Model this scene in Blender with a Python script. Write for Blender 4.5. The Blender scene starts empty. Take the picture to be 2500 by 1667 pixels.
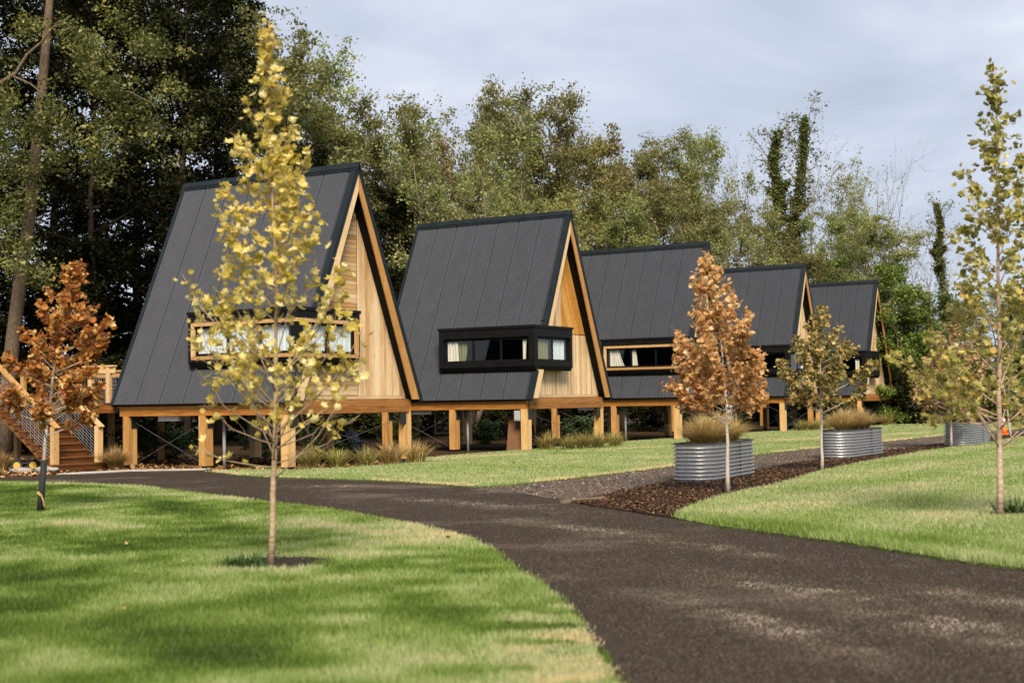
import bpy, math, random
import numpy as np
from mathutils import Vector, Matrix, geometry
random.seed(7)
R = np.random.default_rng(11)
sc = bpy.context.scene
col = sc.collection

# ---------------------------------------------------------------- helpers
def tag(o, label=None, cat=None, group=None, kind=None):
    if label: o['label'] = label
    if cat: o['category'] = cat
    if group: o['group'] = group
    if kind: o['kind'] = kind
    return o

def empty(name, loc, rz=0.0):
    o = bpy.data.objects.new(name, None)
    o.empty_display_size = 0.3
    o.location = loc
    o.rotation_euler = (0, 0, rz)
    col.objects.link(o)
    return o

def link(name, me, parent=None):
    o = bpy.data.objects.new(name, me)
    col.objects.link(o)
    if parent: o.parent = parent
    return o

def set_tint(me, t):
    a = me.attributes.new('tint', 'FLOAT', 'FACE')
    a.data.foreach_set('value', np.asarray(t, np.float32))

class MB:
    """collects boxes, tubes and faces that become ONE mesh"""
    def __init__(self):
        self.v = []; self.f = []; self.t = []
    def add(self, vs, fs, tint=None):
        b = len(self.v)
        if tint is None: tint = random.random()
        self.v += [tuple(p) for p in vs]
        for f in fs:
            self.f.append([i + b for i in f]); self.t.append(tint)
        return self
    def hexa(self, c, tint=None):
        return self.add(c, [(0,3,2,1),(4,5,6,7),(0,1,5,4),(1,2,6,5),(2,3,7,6),(3,0,4,7)], tint)
    def box(self, x0, x1, y0, y1, z0, z1, tint=None):
        return self.hexa([(x0,y0,z0),(x1,y0,z0),(x1,y1,z0),(x0,y1,z0),
                          (x0,y0,z1),(x1,y0,z1),(x1,y1,z1),(x0,y1,z1)], tint)
    def bar(self, a, b, w, h, up=(0,0,1), tint=None):
        a = Vector(a); b = Vector(b); d = (b-a).normalized()
        s = d.cross(Vector(up))
        s = s.normalized() if s.length > 1e-4 else Vector((1,0,0))
        n = s.cross(d).normalized()
        s = s*w/2; n = n*h/2
        return self.hexa([a-s-n, a+s-n, b+s-n, b-s-n, a-s+n, a+s+n, b+s+n, b-s+n], tint)
    def prism(self, poly, ext, tint=None):
        n = len(poly); e = Vector(ext)
        vs = [Vector(p) for p in poly] + [Vector(p)+e for p in poly]
        fs = [tuple(range(n))[::-1], tuple(range(n, 2*n))]
        fs += [(i, (i+1) % n, n+(i+1) % n, n+i) for i in range(n)]
        return self.add(vs, fs, tint)
    def tube(self, pts, rad, n=6, tint=None, cap=True):
        P = [Vector(p) for p in pts]
        if not hasattr(rad, '__len__'): rad = [rad]*len(P)
        vs = []; u = None
        for i, p in enumerate(P):
            d = (P[min(i+1, len(P)-1)] - P[max(i-1, 0)])
            d = d.normalized() if d.length > 1e-9 else Vector((0,0,1))
            if u is None:
                u = d.cross(Vector((0,0,1)))
                if u.length < 1e-3: u = d.cross(Vector((1,0,0)))
            u = (u - d*u.dot(d)).normalized(); w = d.cross(u)
            for k in range(n):
                a = 2*math.pi*k/n
                vs.append(p + (u*math.cos(a) + w*math.sin(a))*rad[i])
        fs = []
        for i in range(len(P)-1):
            for k in range(n):
                fs.append((i*n+k, i*n+(k+1) % n, (i+1)*n+(k+1) % n, (i+1)*n+k))
        if cap:
            fs.append(tuple(range(n))[::-1]); fs.append(tuple(range((len(P)-1)*n, len(P)*n)))
        return self.add(vs, fs, tint)
    def lathe(self, prof, n=20, c=(0,0), tint=None):
        vs = []
        for r, z in prof:
            for k in range(n):
                a = 2*math.pi*k/n
                vs.append((c[0]+r*math.cos(a), c[1]+r*math.sin(a), z))
        fs = [(i*n+k, i*n+(k+1) % n, (i+1)*n+(k+1) % n, (i+1)*n+k) for i in range(len(prof)-1) for k in range(n)]
        fs.append(tuple(range(n))[::-1]); fs.append(tuple(range((len(prof)-1)*n, len(prof)*n)))
        return self.add(vs, fs, tint)
    def mesh(self, name, mat, smooth=False):
        me = bpy.data.meshes.new(name)
        me.from_pydata(self.v, [], self.f)
        set_tint(me, self.t)
        if smooth: me.polygons.foreach_set('use_smooth', [True]*len(me.polygons))
        me.materials.append(mat); me.update()
        return me
    def build(self, name, mat, parent=None, smooth=False):
        return link(name, self.mesh(name, mat, smooth), parent)

def np_mesh(name, V, F, tint, mat, smooth=False):
    """V (n,3), F (m,k) constant-size faces"""
    me = bpy.data.meshes.new(name)
    m, k = F.shape
    me.vertices.add(len(V)); me.vertices.foreach_set('co', np.asarray(V, np.float32).ravel())
    me.loops.add(m*k); me.loops.foreach_set('vertex_index', F.astype(np.int32).ravel())
    me.polygons.add(m)
    me.polygons.foreach_set('loop_start', np.arange(0, m*k, k, dtype=np.int32))
    me.polygons.foreach_set('loop_total', np.full(m, k, np.int32))
    me.update(calc_edges=True)
    set_tint(me, tint)
    me.polygons.foreach_set('use_smooth', np.full(m, smooth))
    me.materials.append(mat)
    me.update()
    return me

# ---------------------------------------------------------------- materials
class NT:
    def __init__(self, name):
        self.m = bpy.data.materials.new(name); self.m.use_nodes = True
        self.nt = self.m.node_tree; self.nt.nodes.clear()
        self.out = self.nt.nodes.new('ShaderNodeOutputMaterial')
    def n(self, typ, **kw):
        o = self.nt.nodes.new('ShaderNode'+typ)
        for k, v in kw.items():
            if k.startswith('i_'): o.inputs[k[2:].replace('_', ' ')].default_value = v
            else: setattr(o, k, v)
        return o
    def l(self, a, b): self.nt.links.new(a, b)
    def ramp(self, fac, stops):
        r = self.n('ValToRGB')
        e = r.color_ramp.elements
        while len(e) < len(stops): e.new(0.5)
        for q, (p, c) in zip(e, stops):
            q.position = p; q.color = (*c, 1)
        self.l(fac, r.inputs[0]); return r.outputs[0]
    def math(self, op, a, b=None, clamp=False):
        o = self.n('Math', operation=op, use_clamp=clamp)
        for i, x in enumerate((a, b)):
            if x is None: continue
            if isinstance(x, (int, float)): o.inputs[i].default_value = x
            else: self.l(x, o.inputs[i])
        return o.outputs[0]
    def mix(self, fac, a, b, blend='MIX'):
        o = self.n('MixRGB', blend_type=blend)
        for i, x in enumerate((fac, a, b)):
            if isinstance(x, (int, float)): o.inputs[i].default_value = x
            elif isinstance(x, tuple): o.inputs[i].default_value = (*x, 1)
            else: self.l(x, o.inputs[i])
        return o.outputs[0]
    def noise(self, vec, scale, detail=3, rough=.55):
        o = self.n('TexNoise'); o.inputs['Scale'].default_value = scale
        o.inputs['Detail'].default_value = detail; o.inputs['Roughness'].default_value = rough
        if vec is not None: self.l(vec, o.inputs['Vector'])
        return o.outputs['Fac']
    def coords(self, scale=(1,1,1), rnd=True):
        tc = self.n('TexCoord'); mp = self.n('Mapping'); mp.inputs['Scale'].default_value = scale
        self.l(tc.outputs['Object'], mp.inputs['Vector'])
        if rnd:
            oi = self.n('ObjectInfo'); cx = self.n('CombineXYZ')
            v = self.math('MULTIPLY', oi.outputs['Random'], 37.0)
            for i in range(3): self.l(v, cx.inputs[i])
            self.l(cx.outputs[0], mp.inputs['Location'])
        return mp.outputs[0]
    def tint(self):
        a = self.n('Attribute'); a.attribute_name = 'tint'; return a.outputs['Fac']
    def bsdf(self, color, rough=.6, metal=0.0, spec=.5, bump=None, bstr=.3, bdist=.01):
        b = self.n('BsdfPrincipled')
        if isinstance(color, tuple): b.inputs['Base Color'].default_value = (*color, 1)
        else: self.l(color, b.inputs['Base Color'])
        if isinstance(rough, (int, float)): b.inputs['Roughness'].default_value = rough
        else: self.l(rough, b.inputs['Roughness'])
        b.inputs['Metallic'].default_value = metal
        b.inputs['Specular IOR Level'].default_value = spec
        if bump is not None:
            bp = self.n('Bump'); bp.inputs['Strength'].default_value = bstr; bp.inputs['Distance'].default_value = bdist
            self.l(bump, bp.inputs['Height']); self.l(bp.outputs[0], b.inputs['Normal'])
        self.l(b.outputs[0], self.out.inputs[0])
        return self.m

def wood(name, dark, mid, light, axis, rough=.62, knots=True):
    N = NT(name)
    s = {'X': (.55, 9, 9), 'Y': (9, .55, 9), 'Z': (9, 9, .55), 'N': (4, 4, 4)}[axis]
    c = N.coords(s)
    t = N.tint()
    f = N.noise(c, 3.2, 5, .62)
    f = N.math('ADD', N.math('MULTIPLY', f, .75), N.math('MULTIPLY', t, .42))
    colr = N.ramp(f, [(.34, dark), (.56, mid), (.78, light)])
    if knots:
        s2 = {'X': (1.1, 5, 5), 'Y': (5, 1.1, 5), 'Z': (5, 5, 1.1), 'N': (3, 3, 3)}[axis]
        v = N.n('TexVoronoi'); v.inputs['Scale'].default_value = 1.6
        N.l(N.coords(s2), v.inputs['Vector'])
        k = N.ramp(v.outputs['Distance'], [(.05, (1, 1, 1)), (.12, (0, 0, 0))])
        colr = N.mix(N.math('MULTIPLY', k, .65), colr, tuple(x*.35 for x in dark))
    bl = N.noise(N.coords((.6, .6, .6)), 1.2, 3)
    colr = N.mix(N.math('MULTIPLY', bl, .35), colr, dark, 'MULTIPLY') if False else colr
    colr = N.mix(.5, colr, N.ramp(bl, [(.3, (.78, .76, .74)), (.7, (1.08, 1.08, 1.08))]), 'MULTIPLY')
    return N.bsdf(colr, rough, spec=.3, bump=f, bstr=.25, bdist=.006)

def plain(name, colr, rough=.5, metal=0.0, spec=.5, var=.25, scale=2.5):
    N = NT(name)
    f = N.noise(N.coords(), scale, 5)
    cc = N.ramp(f, [(.3, tuple(x*(1-var) for x in colr)), (.7, tuple(x*(1+var) for x in colr))])
    rr = N.math('ADD', N.math('MULTIPLY', f, .25), rough-.12)
    return N.bsdf(cc, rr, metal, spec)

def leafmat(name, stops, trans=.35, hue=.0, val=.35, gloss=.06):
    N = NT(name)
    oi = N.n('ObjectInfo')
    c = N.ramp(N.tint(), stops)
    if val or hue:
        hs = N.n('HueSaturation')
        N.l(N.math('ADD', N.math('MULTIPLY', oi.outputs['Random'], val), 1-val/2), hs.inputs['Value'])
        N.l(N.math('ADD', N.math('MULTIPLY', oi.outputs['Random'], hue), .5-hue/2), hs.inputs['Hue'])
        N.l(c, hs.inputs['Color']); c = hs.outputs[0]
    d = N.n('BsdfDiffuse'); t = N.n('BsdfTranslucent'); g = N.n('BsdfGlossy')
    g.inputs['Roughness'].default_value = .45
    N.l(c, d.inputs[0]); N.l(c, t.inputs[0])
    m1 = N.n('MixShader'); m1.inputs[0].default_value = trans
    N.l(d.outputs[0], m1.inputs[1]); N.l(t.outputs[0], m1.inputs[2])
    m2 = N.n('MixShader'); m2.inputs[0].default_value = gloss
    N.l(m1.outputs[0], m2.inputs[1]); N.l(g.outputs[0], m2.inputs[2])
    g.inputs['Color'].default_value = (.6, .6, .6, 1)
    N.l(m2.outputs[0], N.out.inputs[0])
    return N.m

def bark(name, dark, light, sc_=(6, 6, 1.2)):
    N = NT(name)
    f = N.noise(N.coords(sc_), 3.5, 5, .65)
    return N.bsdf(N.ramp(f, [(.32, dark), (.68, light)]), .85, spec=.15, bump=f, bstr=.6, bdist=.03)

M = {}
PALE_D, PALE_M, PALE_L = (.42, .245, .105), (.62, .44, .245), (.72, .575, .38)
M['pale_v'] = wood('pale_siding_vertical', PALE_D, PALE_M, PALE_L, 'Z')
M['pale_h'] = wood('pale_siding_horizontal', (.37, .195, .07), (.57, .375, .185), (.67, .50, .30), 'Y')
M['diag'] = wood('amber_siding_diagonal', (.40, .17, .028), (.52, .25, .055), (.60, .33, .10), 'N', knots=False)
M['beam_x'] = wood('stained_beam_long', (.12, .035, .006), (.32, .125, .018), (.46, .23, .05), 'X')
M['beam_y'] = wood('stained_shaded_beam_cross', (.10, .032, .007), (.25, .098, .02), (.36, .175, .05), 'Y')  # same stain, darkened: the gable side's weaker sun is put into the colour
M['post'] = wood('stained_post', (.32, .15, .04), (.52, .305, .105), (.63, .43, .21), 'Z')
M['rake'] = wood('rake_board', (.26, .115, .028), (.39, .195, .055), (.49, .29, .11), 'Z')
M['stair'] = wood('stair_boards', (.045, .015, .004), (.11, .040, .010), (.20, .085, .022), 'Y')
M['railing'] = wood('railing_wood', (.34, .18, .06), (.48, .29, .115), (.57, .39, .2), 'N')
M['plywood'] = wood('plywood', (.10, .045, .016), (.16, .075, .028), (.22, .11, .045), 'Z')

def roofmat():
    N = NT('corrugated_roof')
    c = N.coords((1.2, 1.2, .5)); f = N.noise(c, 2.0, 4)
    f2 = N.noise(N.coords((14, 14, 1.0)), 1.6, 3)
    cc = N.ramp(N.math('ADD', N.math('MULTIPLY', f, .6), N.math('MULTIPLY', f2, .4)),
                [(.3, (.0185, .0220, .0310)), (.7, (.0300, .0345, .0455))])
    return N.bsdf(cc, .55, .0, .22)
M['roof'] = roofmat()
M['trim'] = plain('dark_trim_metal', (.0075, .012, .015), .5, .0, .2)
M['black'] = plain('black_cladding', (.005, .0052, .005), .55, 0, .15)
M['dark'] = plain('dark_interior', (.03, .026, .022), .9, 0, .1)
M['deckund'] = plain('floor_underside', (.05, .035, .022), .9, 0, .1)
M['white_metal'] = plain('white_enamel', (.55, .55, .54), .4)
M['steel'] = plain('grey_steel', (.20, .20, .20), .45, .5)
M['cable'] = plain('dark_cable', (.06, .06, .06), .5)
M['bracket'] = plain('black_bracket', (.012, .012, .012), .5)
M['pipe'] = plain('grey_conduit', (.33, .34, .34), .5)
M['chair'] = plain('charcoal_chair', (.022, .026, .03), .6)
M['whiteframe'] = plain('weathered_white_paint', (.30, .29, .27), .6)

def glassmat():
    N = NT('window_glass')
    lw = N.n('LayerWeight'); lw.inputs[0].default_value = .5
    fr = N.math('ADD', N.math('MULTIPLY', N.math('POWER', lw.outputs['Facing'], 4.0), .75), .07)
    t = N.n('BsdfTransparent'); t.inputs[0].default_value = (.92, .95, .93, 1)
    g = N.n('BsdfGlossy'); g.inputs['Roughness'].default_value = .03
    m = N.n('MixShader')
    N.l(fr, m.inputs[0])
    N.l(t.outputs[0], m.inputs[1]); N.l(g.outputs[0], m.inputs[2]); N.l(m.outputs[0], N.out.inputs[0])
    return N.m
M['glass'] = glassmat()
def darkglass():
    N = NT('tinted_glass')
    f = N.noise(N.coords(), .7, 2)
    return N.bsdf(N.ramp(f, [(.3, (.03, .04, .04)), (.7, (.07, .085, .08))]), .06, 0, .6)
M['darkglass'] = darkglass()
def curtain(name, a, b):
    N = NT(name)
    c = N.ramp(N.noise(N.coords((6, 6, .6)), 2.2, 3), [(.3, a), (.7, b)])
    d = N.n('BsdfDiffuse'); t = N.n('BsdfTranslucent'); N.l(c, d.inputs[0]); N.l(c, t.inputs[0])
    m = N.n('MixShader'); m.inputs[0].default_value = .25
    N.l(d.outputs[0], m.inputs[1]); N.l(t.outputs[0], m.inputs[2]); N.l(m.outputs[0], N.out.inputs[0])
    return N.m
M['curtain'] = curtain('white_curtain', (.66, .72, .78), (.80, .85, .89))
M['curtain_cream'] = curtain('cream_curtain', (.70, .63, .54), (.85, .79, .70))
M['curtain_olive'] = curtain('olive_lining', (.20, .20, .11), (.26, .26, .15))

def galv():
    N = NT('galvanised_steel')
    f = N.noise(N.coords(), 9, 4); v = N.n('TexVoronoi'); v.inputs['Scale'].default_value = 22
    N.l(N.coords(), v.inputs['Vector'])
    cc = N.ramp(N.math('ADD', N.math('MULTIPLY', f, .6), N.math('MULTIPLY', v.outputs['Distance'], .5)),
                [(.25, (.46, .465, .47)), (.7, (.64, .64, .64))])
    return N.bsdf(cc, .36, .85, .5)
M['galv'] = galv()
M['galv_rim'] = plain('planter_rim', (.03, .03, .032), .5)
M['cone'] = plain('cone_orange', (.75, .16, .01), .5)
M['cone_white'] = plain('cone_white', (.72, .72, .72), .5)
M['rubber'] = plain('black_rubber', (.015, .015, .015), .8)
M['yellow'] = plain('yellow_paint', (.5, .33, .04), .5)
M['ribbon'] = plain('white_ribbon', (.7, .66, .64), .7)
M['ribbon_pink'] = plain('pink_ribbon', (.7, .38, .3), .7)
M['rock'] = plain('pale_boulder', (.27, .255, .235), .9, 0, .2, .3, 4)
M['slab'] = plain('pale_concrete', (.36, .34, .31), .9, 0, .2, .3, 3)
M['timber'] = plain('weathered_timber', (.16, .12, .085), .9, 0, .2)

def ground_mat(name, stops, scale, bump=.4, bdist=.02, big=None, rough=.95):
    N = NT(name)
    c = N.coords(rnd=False)
    f = N.noise(c, scale, 6, .7)
    v = N.n('TexVoronoi'); v.inputs['Scale'].default_value = scale*1.7; N.l(c, v.inputs['Vector'])
    h = N.math('ADD', N.math('MULTIPLY', f, .6), N.math('MULTIPLY', v.outputs['Color'], .42))
    cc = N.ramp(h, stops)
    if big:
        g = N.noise(c, big[0], 4, .6)
        cc = N.mix(N.ramp(g, [(big[1], (0, 0, 0)), (big[2], (1, 1, 1))]), cc, N.ramp(h, big[3]))
    return N.bsdf(cc, rough, 0, .15, h, bump, bdist)
M['soil'] = ground_mat('leaf_littered_soil', [(.25, (.007, .0045, .002)), (.5, (.030, .017, .007)), (.68, (.08, .04, .015)), (.85, (.17, .09, .036))], 9, .6)
M['darksoil'] = ground_mat('dark_soil', [(.3, (.010, .009, .005)), (.7, (.035, .026, .013))], 12, .5)
M['road'] = ground_mat('dark_gravel', [(.3, (.015, .011, .008)), (.55, (.035, .025, .016)), (.72, (.058, .042, .028)), (.88, (.10, .074, .052))], 26, .7, .012,
                       (.45, .53, .66, [(.3, (.03, .023, .017)), (.5, (.085, .066, .05)), (.68, (.15, .12, .095)), (.85, (.26, .22, .18))]))
M['path'] = ground_mat('brown_gravel', [(.3, (.03, .022, .016)), (.55, (.085, .064, .05)), (.72, (.14, .11, .09)), (.88, (.22, .185, .16))], 16, .6, .015,
                       (.5, .5, .7, [(.3, (.045, .03, .02)), (.6, (.12, .08, .055)), (.85, (.22, .16, .12))]))
M['mulch'] = ground_mat('bark_mulch', [(.3, (.008, .005, .003)), (.55, (.030, .017, .009)), (.75, (.075, .04, .018)), (.9, (.16, .09, .04))], 11, .9, .03)
M['turf'] = ground_mat('turf_base', [(.3, (.05, .075, .018)), (.6, (.10, .125, .034)), (.85, (.16, .17, .06))], 6, .4)
M['turf_dry'] = M['turf']

M['grass'] = leafmat('grass_blades', [(0, (.030, .062, .008)), (.35, (.105, .175, .024)), (.60, (.240, .318, .082)), (.80, (.37, .415, .215)), (1, (.58, .46, .25))], .3, 0, 0, .02)
M['yellow_leaf'] = leafmat('yellow_leaves', [(0, (.26, .20, .025)), (.3, (.56, .44, .06)), (.7, (.74, .60, .17)), (.95, (.80, .71, .36)), (1, (.60, .27, .04))], .48, 0, 0)
M['olive_leaf'] = leafmat('olive_yellow_leaves', [(0, (.13, .14, .024)), (.4, (.33, .31, .06)), (.8, (.54, .47, .15)), (1, (.60, .38, .08))], .46, 0, 0)
M['red_leaf'] = leafmat('rust_red_leaves', [(0, (.20, .048, .012)), (.3, (.40, .125, .022)), (.6, (.54, .235, .04)), (.85, (.62, .36, .09)), (1, (.66, .50, .22))], .45, 0, 0)
M['orange_leaf'] = leafmat('orange_leaves', [(0, (.28, .085, .025)), (.3, (.50, .22, .06)), (.6, (.64, .38, .14)), (.85, (.68, .44, .18)), (1, (.72, .56, .32))], .48, 0, 0)
M['mixed_leaf'] = leafmat('green_rust_leaves', [(0, (.08, .09, .02)), (.35, (.24, .22, .05)), (.6, (.44, .34, .10)), (.85, (.54, .31, .08)), (1, (.64, .54, .28))], .45, 0, 0)
M['tan_leaf'] = leafmat('tan_leaves', [(0, (.13, .10, .03)), (.5, (.36, .22, .08)), (1, (.46, .33, .16))], .35, 0, 0)
M['shade_leaf'] = leafmat('shaded_forest_leaves', [(0, (.005, .006, .002)), (.5, (.016, .019, .005)), (.85, (.042, .047, .012)), (1, (.095, .098, .025))], .25, .02, .5, .015)  # wood that gets less light: its gloom is put into the leaf colour
M['deep_leaf'] = leafmat('deep_green_leaves', [(0, (.03, .035, .012)), (.5, (.11, .12, .038)), (.85, (.19, .20, .065)), (1, (.25, .22, .07))], .45, 0, 0, .02)
M['poplar_leaf'] = leafmat('poplar_leaves', [(0, (.03, .038, .010)), (.5, (.105, .118, .028)), (.9, (.24, .245, .075)), (1, (.38, .25, .03))], .3, 0, 0, .03)
M['mid_leaf'] = leafmat('mid_green_leaves', [(0, (.070, .080, .028)), (.45, (.235, .245, .085)), (.85, (.40, .40, .15)), (1, (.52, .42, .17))], .52, .045, .5, .02)
M['autumn_leaf'] = leafmat('olive_rust_leaves', [(0, (.080, .076, .028)), (.45, (.235, .215, .078)), (.8, (.37, .31, .12)), (1, (.50, .27, .085))], .52, .04, .5, .02)
M['lime_leaf'] = leafmat('lime_green_leaves', [(0, (.035, .058, .011)), (.5, (.125, .165, .032)), (.85, (.24, .26, .06)), (1, (.34, .32, .09))], .4, .02, .4, .02)
M['ivy_leaf'] = leafmat('ivy_leaves', [(0, (.025, .036, .010)), (.6, (.125, .15, .04)), (.9, (.21, .225, .065)), (1, (.30, .14, .035))], .4, 0, .2, .02)
M['fern_leaf'] = leafmat('fern_leaves', [(0, (.012, .03, .006)), (.6, (.05, .10, .018)), (1, (.11, .16, .035))], .3, .02, .3)
M['straw'] = leafmat('straw_blades', [(0, (.15, .09, .025)), (.45, (.42, .28, .09)), (.8, (.58, .43, .19)), (1, (.68, .55, .32))], .3, .02, .25)
M['sedge'] = leafmat('sedge_blades', [(0, (.07, .095, .02)), (.4, (.25, .25, .06)), (.75, (.48, .38, .12)), (1, (.62, .48, .22))], .3, .03, .25)
M['litter'] = leafmat('fallen_leaves', [(0, (.05, .022, .008)), (.5, (.20, .10, .035)), (.85, (.38, .22, .09)), (1, (.5, .34, .18))], .1, 0, 0)
M['chip'] = leafmat('bark_chips', [(0, (.020, .010, .005)), (.55, (.080, .038, .016)), (.88, (.19, .10, .04)), (1, (.36, .22, .11))], 0, 0, 0)
M['pebble'] = leafmat('pebbles', [(0, (.012, .008, .0055)), (.45, (.042, .030, .0205)), (.7, (.105, .080, .059)), (.9, (.175, .14, .107)), (1, (.32, .28, .23))], 0, 0, 0, .03)
M['bark_dark'] = bark('dark_bark', (.018, .013, .009), (.055, .04, .028))
M['bark_brown'] = bark('brown_bark', (.06, .042, .027), (.17, .125, .085), (5, 5, 1.6))
M['bark_grey'] = bark('grey_bark', (.10, .08, .06), (.24, .195, .15))
M['bark_pale'] = bark('pale_young_bark', (.33, .28, .23), (.50, .45, .39), (4, 4, 14))
M['bark_tan'] = bark('tan_young_bark', (.26, .185, .11), (.44, .335, .22), (4, 4, 10))
M['bark_patch'] = bark('patchy_young_bark', (.28, .15, .085), (.50, .41, .34), (2, 2, 5))

# ---------------------------------------------------------------- camera, light, sky
cam = bpy.data.cameras.new('camera'); co = bpy.data.objects.new('camera', cam); col.objects.link(co)
cam.sensor_width = 36; cam.lens = 3244.86/2352*36
cam.clip_end = 3000; cam.clip_start = .1
co.matrix_world = Matrix.Translation((0, 0, 1.75)) @ Matrix.Rotation(math.pi/2+.0427, 4, 'X') @ Matrix.Rotation(-.015, 4, 'Z')
cam.dof.use_dof = True; cam.dof.focus_distance = 43; cam.dof.aperture_fstop = 1.8
sc.camera = co

SUN_EL, SUN_AZ = math.radians(43), math.radians(174)      # azimuth clockwise from +Y: behind the camera, a little left
sd = Vector((math.sin(SUN_AZ)*math.cos(SUN_EL), math.cos(SUN_AZ)*math.cos(SUN_EL), math.sin(SUN_EL)))
sl = bpy.data.lights.new('sun', 'SUN'); so = bpy.data.objects.new('sun', sl); col.objects.link(so)
sl.energy = 3.2; sl.angle = math.radians(24); sl.color = (1, .88, .71)
so.rotation_euler = sd.to_track_quat('Z', 'Y').to_euler(); so.location = (0, -20, 40)

w = bpy.data.worlds.new('World'); sc.world = w; w.use_nodes = True
nt = w.node_tree; nt.nodes.clear()
def wn(t): return nt.nodes.new('ShaderNode'+t)
out = wn('OutputWorld'); bg = wn('Background'); sky = wn('TexSky')
sky.sky_type = 'NISHITA'; sky.sun_disc = False; sky.sun_elevation = SUN_EL; sky.sun_rotation = SUN_AZ
tc = wn('TexCoord'); sx = wn('SeparateXYZ'); nt.links.new(tc.outputs['Generated'], sx.inputs[0])
def wm(op, a, b):
    o = wn('Math'); o.operation = op
    for i, x in enumerate((a, b)):
        if isinstance(x, (int, float)): o.inputs[i].default_value = x
        else: nt.links.new(x, o.inputs[i])
    return o.outputs[0]
zz = wm('ADD', wm('MAXIMUM', sx.outputs[2], 0.0), .22)
cx = wn('CombineXYZ')
nt.links.new(wm('DIVIDE', sx.outputs[0], zz), cx.inputs[0]); nt.links.new(wm('DIVIDE', sx.outputs[1], zz), cx.inputs[1])
def wnoise(scale, detail, rough, dist):
    n_ = wn('TexNoise'); n_.inputs['Scale'].default_value = scale; n_.inputs['Detail'].default_value = detail
    n_.inputs['Roughness'].default_value = rough; n_.inputs['Distortion'].default_value = dist
    nt.links.new(cx.outputs[0], n_.inputs['Vector']); return n_.outputs['Fac']
def wramp(fac, stops):
    r = wn('ValToRGB'); e = r.color_ramp.elements
    while len(e) < len(stops): e.new(.5)
    for q, (p, c) in zip(e, stops): q.position = p; q.color = (*c, 1)
    nt.links.new(fac, r.inputs[0]); return r.outputs[0]
cl = wramp(wm('ADD', wm('MULTIPLY', wnoise(1.7, 6, .55, .4), .7), wm('MULTIPLY', wnoise(.8, 2, .5, .2), .3)),
           [(.36, (.215, .238, .292)), (.48, (.265, .286, .338)), (.58, (.325, .342, .386)), (.70, (.425, .436, .465))])
skm = wn('MixRGB'); skm.blend_type = 'MULTIPLY'; skm.inputs[0].default_value = 1
nt.links.new(sky.outputs[0], skm.inputs[1]); skm.inputs[2].default_value = (.10, .10, .10, 1)
mx = wn('MixRGB'); mx.inputs[0].default_value = .93
nt.links.new(skm.outputs[0], mx.inputs[1]); nt.links.new(cl, mx.inputs[2])
nt.links.new(mx.outputs[0], bg.inputs[0]); bg.inputs[1].default_value = 1.0
nt.links.new(bg.outputs[0], out.inputs[0])
sc.view_settings.view_transform = 'Standard'; sc.view_settings.look = 'None'
sc.view_settings.exposure = 1.2; sc.view_settings.gamma = 1.0
sc.cycles.max_bounces = 6; sc.cycles.diffuse_bounces = 2; sc.cycles.glossy_bounces = 2
sc.cycles.transmission_bounces = 3; sc.cycles.transparent_max_bounces = 8
sc.cycles.use_denoising = True
try: sc.cycles.denoiser = 'OPENIMAGEDENOISE'
except Exception: pass
sc.cycles.use_adaptive_sampling = False

# ---------------------------------------------------------------- ground
def jitter_poly(P, step=.6, amp=.06, seed=0):
    rg = random.Random(seed); out_ = []
    for i in range(len(P)):
        a = Vector(P[i]); b = Vector(P[(i+1) % len(P)]); L = (b-a).length
        n = min(int(L/step)+1, 80)
        for k in range(n):
            p = a.lerp(b, k/n)
            if k: p = p + Vector((rg.uniform(-amp, amp), rg.uniform(-amp, amp)))
            out_.append((p.x, p.y))
    return out_
def smooth_line(P, it=2):
    for _ in range(it):
        Q = [P[0]]
        for a, b in zip(P[:-1], P[1:]):
            Q.append((a[0]*.75+b[0]*.25, a[1]*.75+b[1]*.25)); Q.append((a[0]*.25+b[0]*.75, a[1]*.25+b[1]*.75))
        Q.append(P[-1]); P = Q
    return P
def sheet(name, poly, z, mat, thick=.03):
    n = len(poly)
    top = [Vector((x, y, z)) for x, y in poly]; bot = [Vector((x, y, z-thick)) for x, y in poly]
    tri = geometry.tessellate_polygon([top])
    fs = []
    for t in tri:
        a, b, c = (top[i] for i in t)
        fs.append(t if (b-a).cross(c-a).z > 0 else t[::-1])
    area = sum(poly[i][0]*poly[(i+1) % n][1]-poly[(i+1) % n][0]*poly[i][1] for i in range(n))
    for i in range(n):
        j = (i+1) % n
        fs.append((n+i, n+j, j, i) if area > 0 else (i, j, n+j, n+i))
    me = bpy.data.meshes.new(name); me.from_pydata([tuple(p) for p in top+bot], [], [tuple(f) for f in fs])
    me.materials.append(mat); me.update()
    o = link(name, me); o['kind'] = 'structure'
    return o
def inside(P, X, Y):
    r = np.zeros(len(X), bool); n = len(P)
    for i in range(n):
        x0, y0 = P[i]; x1, y1 = P[(i+1) % n]
        if y0 == y1: continue
        c = ((y0 > Y) != (y1 > Y)) & (X < (x1-x0)*(Y-y0)/(y1-y0)+x0)
        r ^= c
    return r
def edge_dist(P, X, Y):
    d = np.full(len(X), 1e9); n = len(P)
    for i in range(n):
        a = np.array(P[i]); b = np.array(P[(i+1) % n]); e = b-a; L = (e@e)+1e-12
        t = np.clip(((X-a[0])*e[0]+(Y-a[1])*e[1])/L, 0, 1)
        d = np.minimum(d, np.hypot(X-a[0]-t*e[0], Y-a[1]-t*e[1]))
    return d

gm = MB()
for k in range(48):
    a0, a1 = 2*math.pi*k/48, 2*math.pi*(k+1)/48
    gm.add([(0, 0, -.03), (900*math.cos(a0), 900*math.sin(a0), -.03), (900*math.cos(a1), 900*math.sin(a1), -.03)], [(0, 1, 2)])
g_ = gm.build('ground', M['soil']); g_['kind'] = 'structure'

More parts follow.
